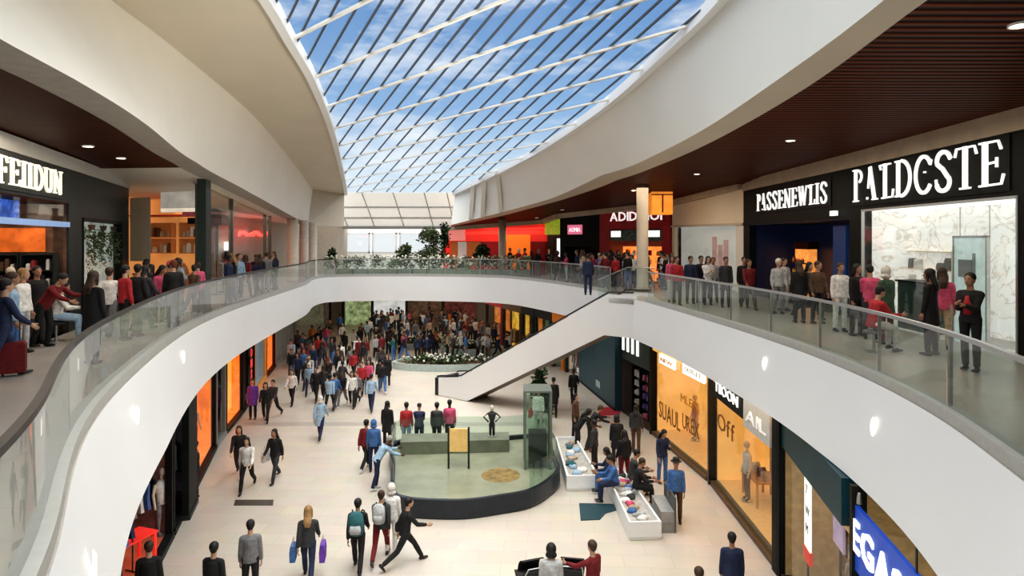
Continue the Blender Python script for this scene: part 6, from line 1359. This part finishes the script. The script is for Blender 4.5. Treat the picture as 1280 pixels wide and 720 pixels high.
# stroller pair at the bottom edge
def stroller(x, y, rz, label):
    t = thing('stroller', label, 'stroller', (x, y, 0), rz)
    k = MB(); k.loft([[(-.22, -.25, .45), (.22, -.25, .45), (.22, .2, .40), (-.22, .2, .40)], [(-.25, -.3, .62), (.25, -.3, .62), (.25, .28, .80), (-.25, .28, .80)]], True, 0, True); sub('seat', k, cloth('charcoal'), t)
    k = MB(); rows = [[(.26 * cos(b) , .25 - .5 * sin(a) * sin(b) if False else .22 - .36 * sin(a) , .72 + .36 * cos(a)) if False else (x_, .25 - .33 * sin(a), .68 + .36 * cos(a)) for x_ in (-.25, -.08, .08, .25)] for a in [i * pi / 2 / 6 for i in range(7)]]; k.loft(rows); sub('canopy', k, cloth('black'), t, True)
    k = MB(); k.tube([(-.24, -.38, .1), (-.24, .1, .5), (-.24, .55, 1.02), (.24, .55, 1.02), (.24, .1, .5), (.24, -.38, .1)], .014, 6); k.tube([(-.24, .1, .5), (-.24, .4, .1)], .014, 6); k.tube([(.24, .1, .5), (.24, .4, .1)], .014, 6); sub('stroller_frame', k, steel, t)
    for sx in (-1, 1):
        for yy in (-.38, .4):
            k = MB(); k.tube([(sx * .24 - .02, yy, .1), (sx * .24 + .02, yy, .1)], .1, 14); sub('wheel', k, cloth('black'), t)
p = fl(662, 696, 1.0); stroller(p.x, p.y, R(200), 'dark stroller left of the person in the pale grey coat')
p = fl(716, 694, 1.0); stroller(p.x, p.y, R(170), 'dark stroller right of the person in the pale grey coat')
# wheeled suitcase on the left walkway
sc_ = thing('suitcase', 'small dark red wheeled suitcase on the left upper walkway', 'suitcase', Vector((-8.75, 11.2, ZU + .02)), R(30))
k = MB(); k.loft([[(-.18, -.11, .06), (.18, -.11, .06), (.18, .11, .06), (-.18, .11, .06)], [(-.2, -.12, .1), (.2, -.12, .1), (.2, .12, .1), (-.2, .12, .1)], [(-.2, -.12, .55), (.2, -.12, .55), (.2, .12, .55), (-.2, .12, .55)], [(-.17, -.1, .6), (.17, -.1, .6), (.17, .1, .6), (-.17, .1, .6)]], True, 0, True); sub('case_body', k, cloth('dark red'), sc_)
k = MB(); k.tube([(-.1, .08, .58), (-.1, .08, .95), (.1, .08, .95), (.1, .08, .58)], .01, 6); sub('handle', k, dark_metal, sc_)
for sx in (-1, 1): k = MB(); k.tube([(sx * .14 - .015, .08, .035), (sx * .14 + .015, .08, .035)], .035, 10); sub('wheel', k, black, sc_)
# ================================================================== planters along the far bridge
PX = [p for p in EDGE if p.y > 40.2 and -12 < p.x < 0]
pot_m = mat('sage_planter', (.34, .37, .30), .6, var=.1)
xs_ = [-12.0 + .98 * i for i in range(14)]
on = ['first', 'second', 'third', 'fourth', 'fifth', 'sixth', 'seventh', 'eighth', 'ninth', 'tenth', 'eleventh', 'twelfth', 'thirteenth', 'fourteenth']
for i, x in enumerate(xs_):
    y = 42.6 if x < -5 else 42.6 - (x + 5) * .12
    t = thing('planter', 'planter of white-flowered shrubs along the far bridge, %s from the left' % on[i], 'planter', (x, y, ZU + .02), 0, 'planters along the far bridge')
    k = MB(); k.loft([[(-.44, -.2, 0), (.44, -.2, 0), (.44, .2, 0), (-.44, .2, 0)], [(-.47, -.23, .45), (.47, -.23, .45), (.47, .23, .45), (-.47, .23, .45)], [(-.42, -.18, .45), (.42, -.18, .45), (.42, .18, .45), (-.42, .18, .45)], [(-.42, -.18, .4), (.42, -.18, .4), (.42, .18, .4), (-.42, .18, .4)]], True, 0, True); sub('pot', k, pot_m, t)
    k = MB(); 
    for _ in range(11): foliage(k, (random.uniform(-.42, .42), random.uniform(-.15, .15), random.uniform(.55, 1.2)), .22, .18, .2, 30, .15, random.choice([0, 1, 2, 2, 3, 3]))
    sub('foliage', k, leaf_mats[:3] + [mat('leaf_pale', (.42, .45, .30), .6, var=.3, scale=12)], t)
    k = MB()
    for _ in range(30): k.ball((random.uniform(-.46, .46), random.uniform(-.28, .22), random.uniform(.5, 1.35)), random.uniform(.045, .08), seg=6, rings=4)
    sub('blossom', k, leaf_mats[3], t); t.children[-1]['kind'] = 'stuff'
# trailing greenery further right
for i, x in enumerate([1.6 - .75 * j for j in range(2)]):
    pass
def tree(x, y, z, h, r, label, m, n=700):
    t = thing('potted_tree', label, 'tree', (x, y, z))
    k = MB(); k.lathe([(.22, 0), (.28, .4), (.24, .4), (.2, .34)], seg=14); sub('pot', k, pot_m, t)
    k = MB(); k.tube([(0, 0, .3), (.03, .02, h * .5), (0, .03, h * .8)], 0, 7, rr=[.05, .04, .02]); sub('trunk', k, cm('brown'), t, True)
    k = MB()
    for _ in range(14): 
        zz = random.uniform(.35, 1.0); rr_ = r * (1.15 - zz) * 1.2
        foliage(k, (random.uniform(-.8, .8) * rr_, random.uniform(-.8, .8) * rr_, h * zz), r * .45, r * .45, h * .13, n // 10, .2, 0)
    sub('foliage', k, m, t); return t
tree(-5.7, 43.8, ZU + .02, 2.9, 1.15, 'bushy olive green potted tree behind the planters, tallest of them', [leaf_mats[2]], 1100)
tree(-7.4, 44.0, ZU + .02, 1.9, .7, 'lower olive bush left of the tallest potted tree', [leaf_mats[2]], 700)
tree(-4.7, 44.6, ZU + .02, 3.3, .5, 'slender potted tree beside the sage post', [leaf_mats[1]], 500)
tree(-2.0, 43.9, ZU + .02, 2.0, .75, 'round dark potted bush before the red shop', [leaf_mats[1]], 800)
tree(-12.4, 44.0, ZU + .02, 1.7, .5, 'slim potted tree at the left end of the far bridge', [leaf_mats[1]], 420)
# ================================================================== flower beds on the ground floor
for i, ((c, rx, ry), lab) in enumerate(zip(BEDS, ['oval flower bed with pale rim nearest the escalator', 'long oval planted bed in the middle of the far crowd', 'round planted bed behind the escalator'])):
    t = thing('flower_bed', lab, 'flower bed', (c[0], c[1], 0))
    ol = [Vector((rx * cos(a * pi / 18), ry * sin(a * pi / 18), 0)) for a in range(36)]
    k = MB(); k.loft([[at(p, 0) for p in ol], [at(p, .42) for p in ol], [at(p * .93, .42) for p in ol], [at(p * .93, .3) for p in ol]], True, 0); sub('rim', k, mat('pale_teal_rim', (.42, .50, .48), .4, var=.1), t)
    k = MB(); k.v = [at(p * .94, .31) for p in ol]; k.f = [list(range(36))]; k.m = [0]; sub('soil', k, cm('brown'), t)
    k = MB()
    for _ in range(60):
        a, q = random.uniform(0, 2 * pi), random.random() ** .5 * .85; foliage(k, (rx * q * cos(a), ry * q * sin(a), .5), .25, .25, .2, 16, .2, random.choice([0, 1, 1, 2]))
    sub('foliage', k, leaf_mats[:3], t)
    k = MB()
    for _ in range(70):
        a, q = random.uniform(0, 2 * pi), random.random() ** .5 * .88; k.ball((rx * q * cos(a), ry * q * sin(a), random.uniform(.5, .75)), random.uniform(.05, .09), seg=6, rings=4)
    b = sub('blossom', k, leaf_mats[3], t); b['kind'] = 'stuff'
# potted plant behind the glass tower
tree(1.2, 26.6, 0, 2.3, .5, 'tall leafy potted plant before the escalator underside', [leaf_mats[1]], 700)
# ------------------------------------------------------------------ camera, sky, lamps
cam = bpy.data.objects.new('camera', bpy.data.cameras.new('camera')); COL.objects.link(cam)
cam.location = (0, 0, EYE); cam.rotation_euler = (pi / 2, 0, 0); cam.data.sensor_width = 36; cam.data.lens = 22.5
cam.data.shift_y = -60 / 1280; cam.data.clip_end = 500; SC.camera = cam
w = bpy.data.worlds.new('sky'); SC.world = w; w.use_nodes = True; nt = w.node_tree; bg = nt.nodes['Background']
tc = nt.nodes.new('ShaderNodeTexCoord'); sp = nt.nodes.new('ShaderNodeSeparateXYZ'); nt.links.new(tc.outputs['Generated'], sp.inputs[0])
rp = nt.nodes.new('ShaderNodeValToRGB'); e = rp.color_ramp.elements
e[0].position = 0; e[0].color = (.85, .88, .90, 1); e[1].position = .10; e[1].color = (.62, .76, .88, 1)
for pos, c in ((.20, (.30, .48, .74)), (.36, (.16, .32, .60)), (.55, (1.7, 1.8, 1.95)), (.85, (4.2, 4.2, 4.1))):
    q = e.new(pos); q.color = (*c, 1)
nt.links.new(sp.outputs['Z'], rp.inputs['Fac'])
mp = nt.nodes.new('ShaderNodeMapping'); mp.inputs['Scale'].default_value = (2.2, 2.2, 7); nt.links.new(tc.outputs['Generated'], mp.inputs['Vector'])
nz = nt.nodes.new('ShaderNodeTexNoise'); nz.inputs['Scale'].default_value = 2.6; nz.inputs['Detail'].default_value = 9; nz.inputs['Roughness'].default_value = .62
nt.links.new(mp.outputs['Vector'], nz.inputs['Vector'])
cr_ = nt.nodes.new('ShaderNodeValToRGB'); cr_.color_ramp.elements[0].position = .46; cr_.color_ramp.elements[1].position = .68
cr_.color_ramp.elements[0].color = (0, 0, 0, 1); cr_.color_ramp.elements[1].color = (.85, .85, .85, 1)
nt.links.new(nz.outputs['Fac'], cr_.inputs['Fac'])
mx = nt.nodes.new('ShaderNodeMix'); mx.data_type = 'RGBA'; nt.links.new(cr_.outputs['Color'], mx.inputs[0]); nt.links.new(rp.outputs['Color'], mx.inputs[6]); mx.inputs[7].default_value = (.92, .93, .95, 1)
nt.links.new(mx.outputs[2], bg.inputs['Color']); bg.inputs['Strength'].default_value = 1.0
def sun(rot, s, ang, col):
    l = bpy.data.lights.new('sun', 'SUN'); l.energy = s; l.angle = R(ang); l.color = col
    o = bpy.data.objects.new('sun', l); COL.objects.link(o); o.rotation_euler = rot
sun((R(14), R(4), 0), 2.6, 40, (1, .96, .88))
def area(x, y, z, sx, sy, p, col=(1, .86, .7), rot=(0, 0, 0)):
    l = bpy.data.lights.new('ceiling_and_fill_lamp', 'AREA'); l.shape = 'RECTANGLE'; l.size = sx; l.size_y = sy; l.energy = p; l.color = col  # ceiling lamps without fixtures, plus fill lamps added to brighten the interior
    o = bpy.data.objects.new('ceiling_and_fill_lamp', l); COL.objects.link(o); o.location = (x, y, z); o.rotation_euler = rot
W = (1, .84, .66)
area(7.4, 14, EYE + 2.5, 2.5, 14, 260, W); area(6.6, 28, EYE + 2.4, 3, 10, 240, W); area(0, 44.5, EYE + .85, 7, 3, 90, W)
area(-9.2, 14, EYE + 2.1, 1.5, 10, 130, W); area(-12.5, 29, EYE + 1.2, 3, 12, 130, W)
area(-9.6, 17, 3.85, .8, 8, 60, W); area(-12.6, 32, 3.85, 1.5, 14, 90, W); area(6.0, 20, 3.85, .8, 10, 70, W); area(4.6, 33, 3.85, 1.6, 6, 70, W)
area(.8, 14, EYE + 1.3, 1.5, 11, 390, (1, .95, .84), (0, R(108), 0))  # fill lamp added in the open void to brighten the left ring face
area(-7, 50, 3.85, 12, 10, 330, W)
area(-11.9, 13.5, EYE + .85, 1.2, 5, 60, W, (0, R(15), 0))  # fill lamp added to brighten the dark fashion shop's interior
SC.cycles.max_bounces = 7; SC.cycles.diffuse_bounces = 4; SC.cycles.glossy_bounces = 3; SC.cycles.transparent_max_bounces = 24; SC.cycles.sample_clamp_indirect = 6; SC.cycles.caustics_reflective = False; SC.cycles.caustics_refractive = False
SC.view_settings.view_transform = 'Standard'; SC.view_settings.look = 'Medium High Contrast'; SC.view_settings.exposure = -.08
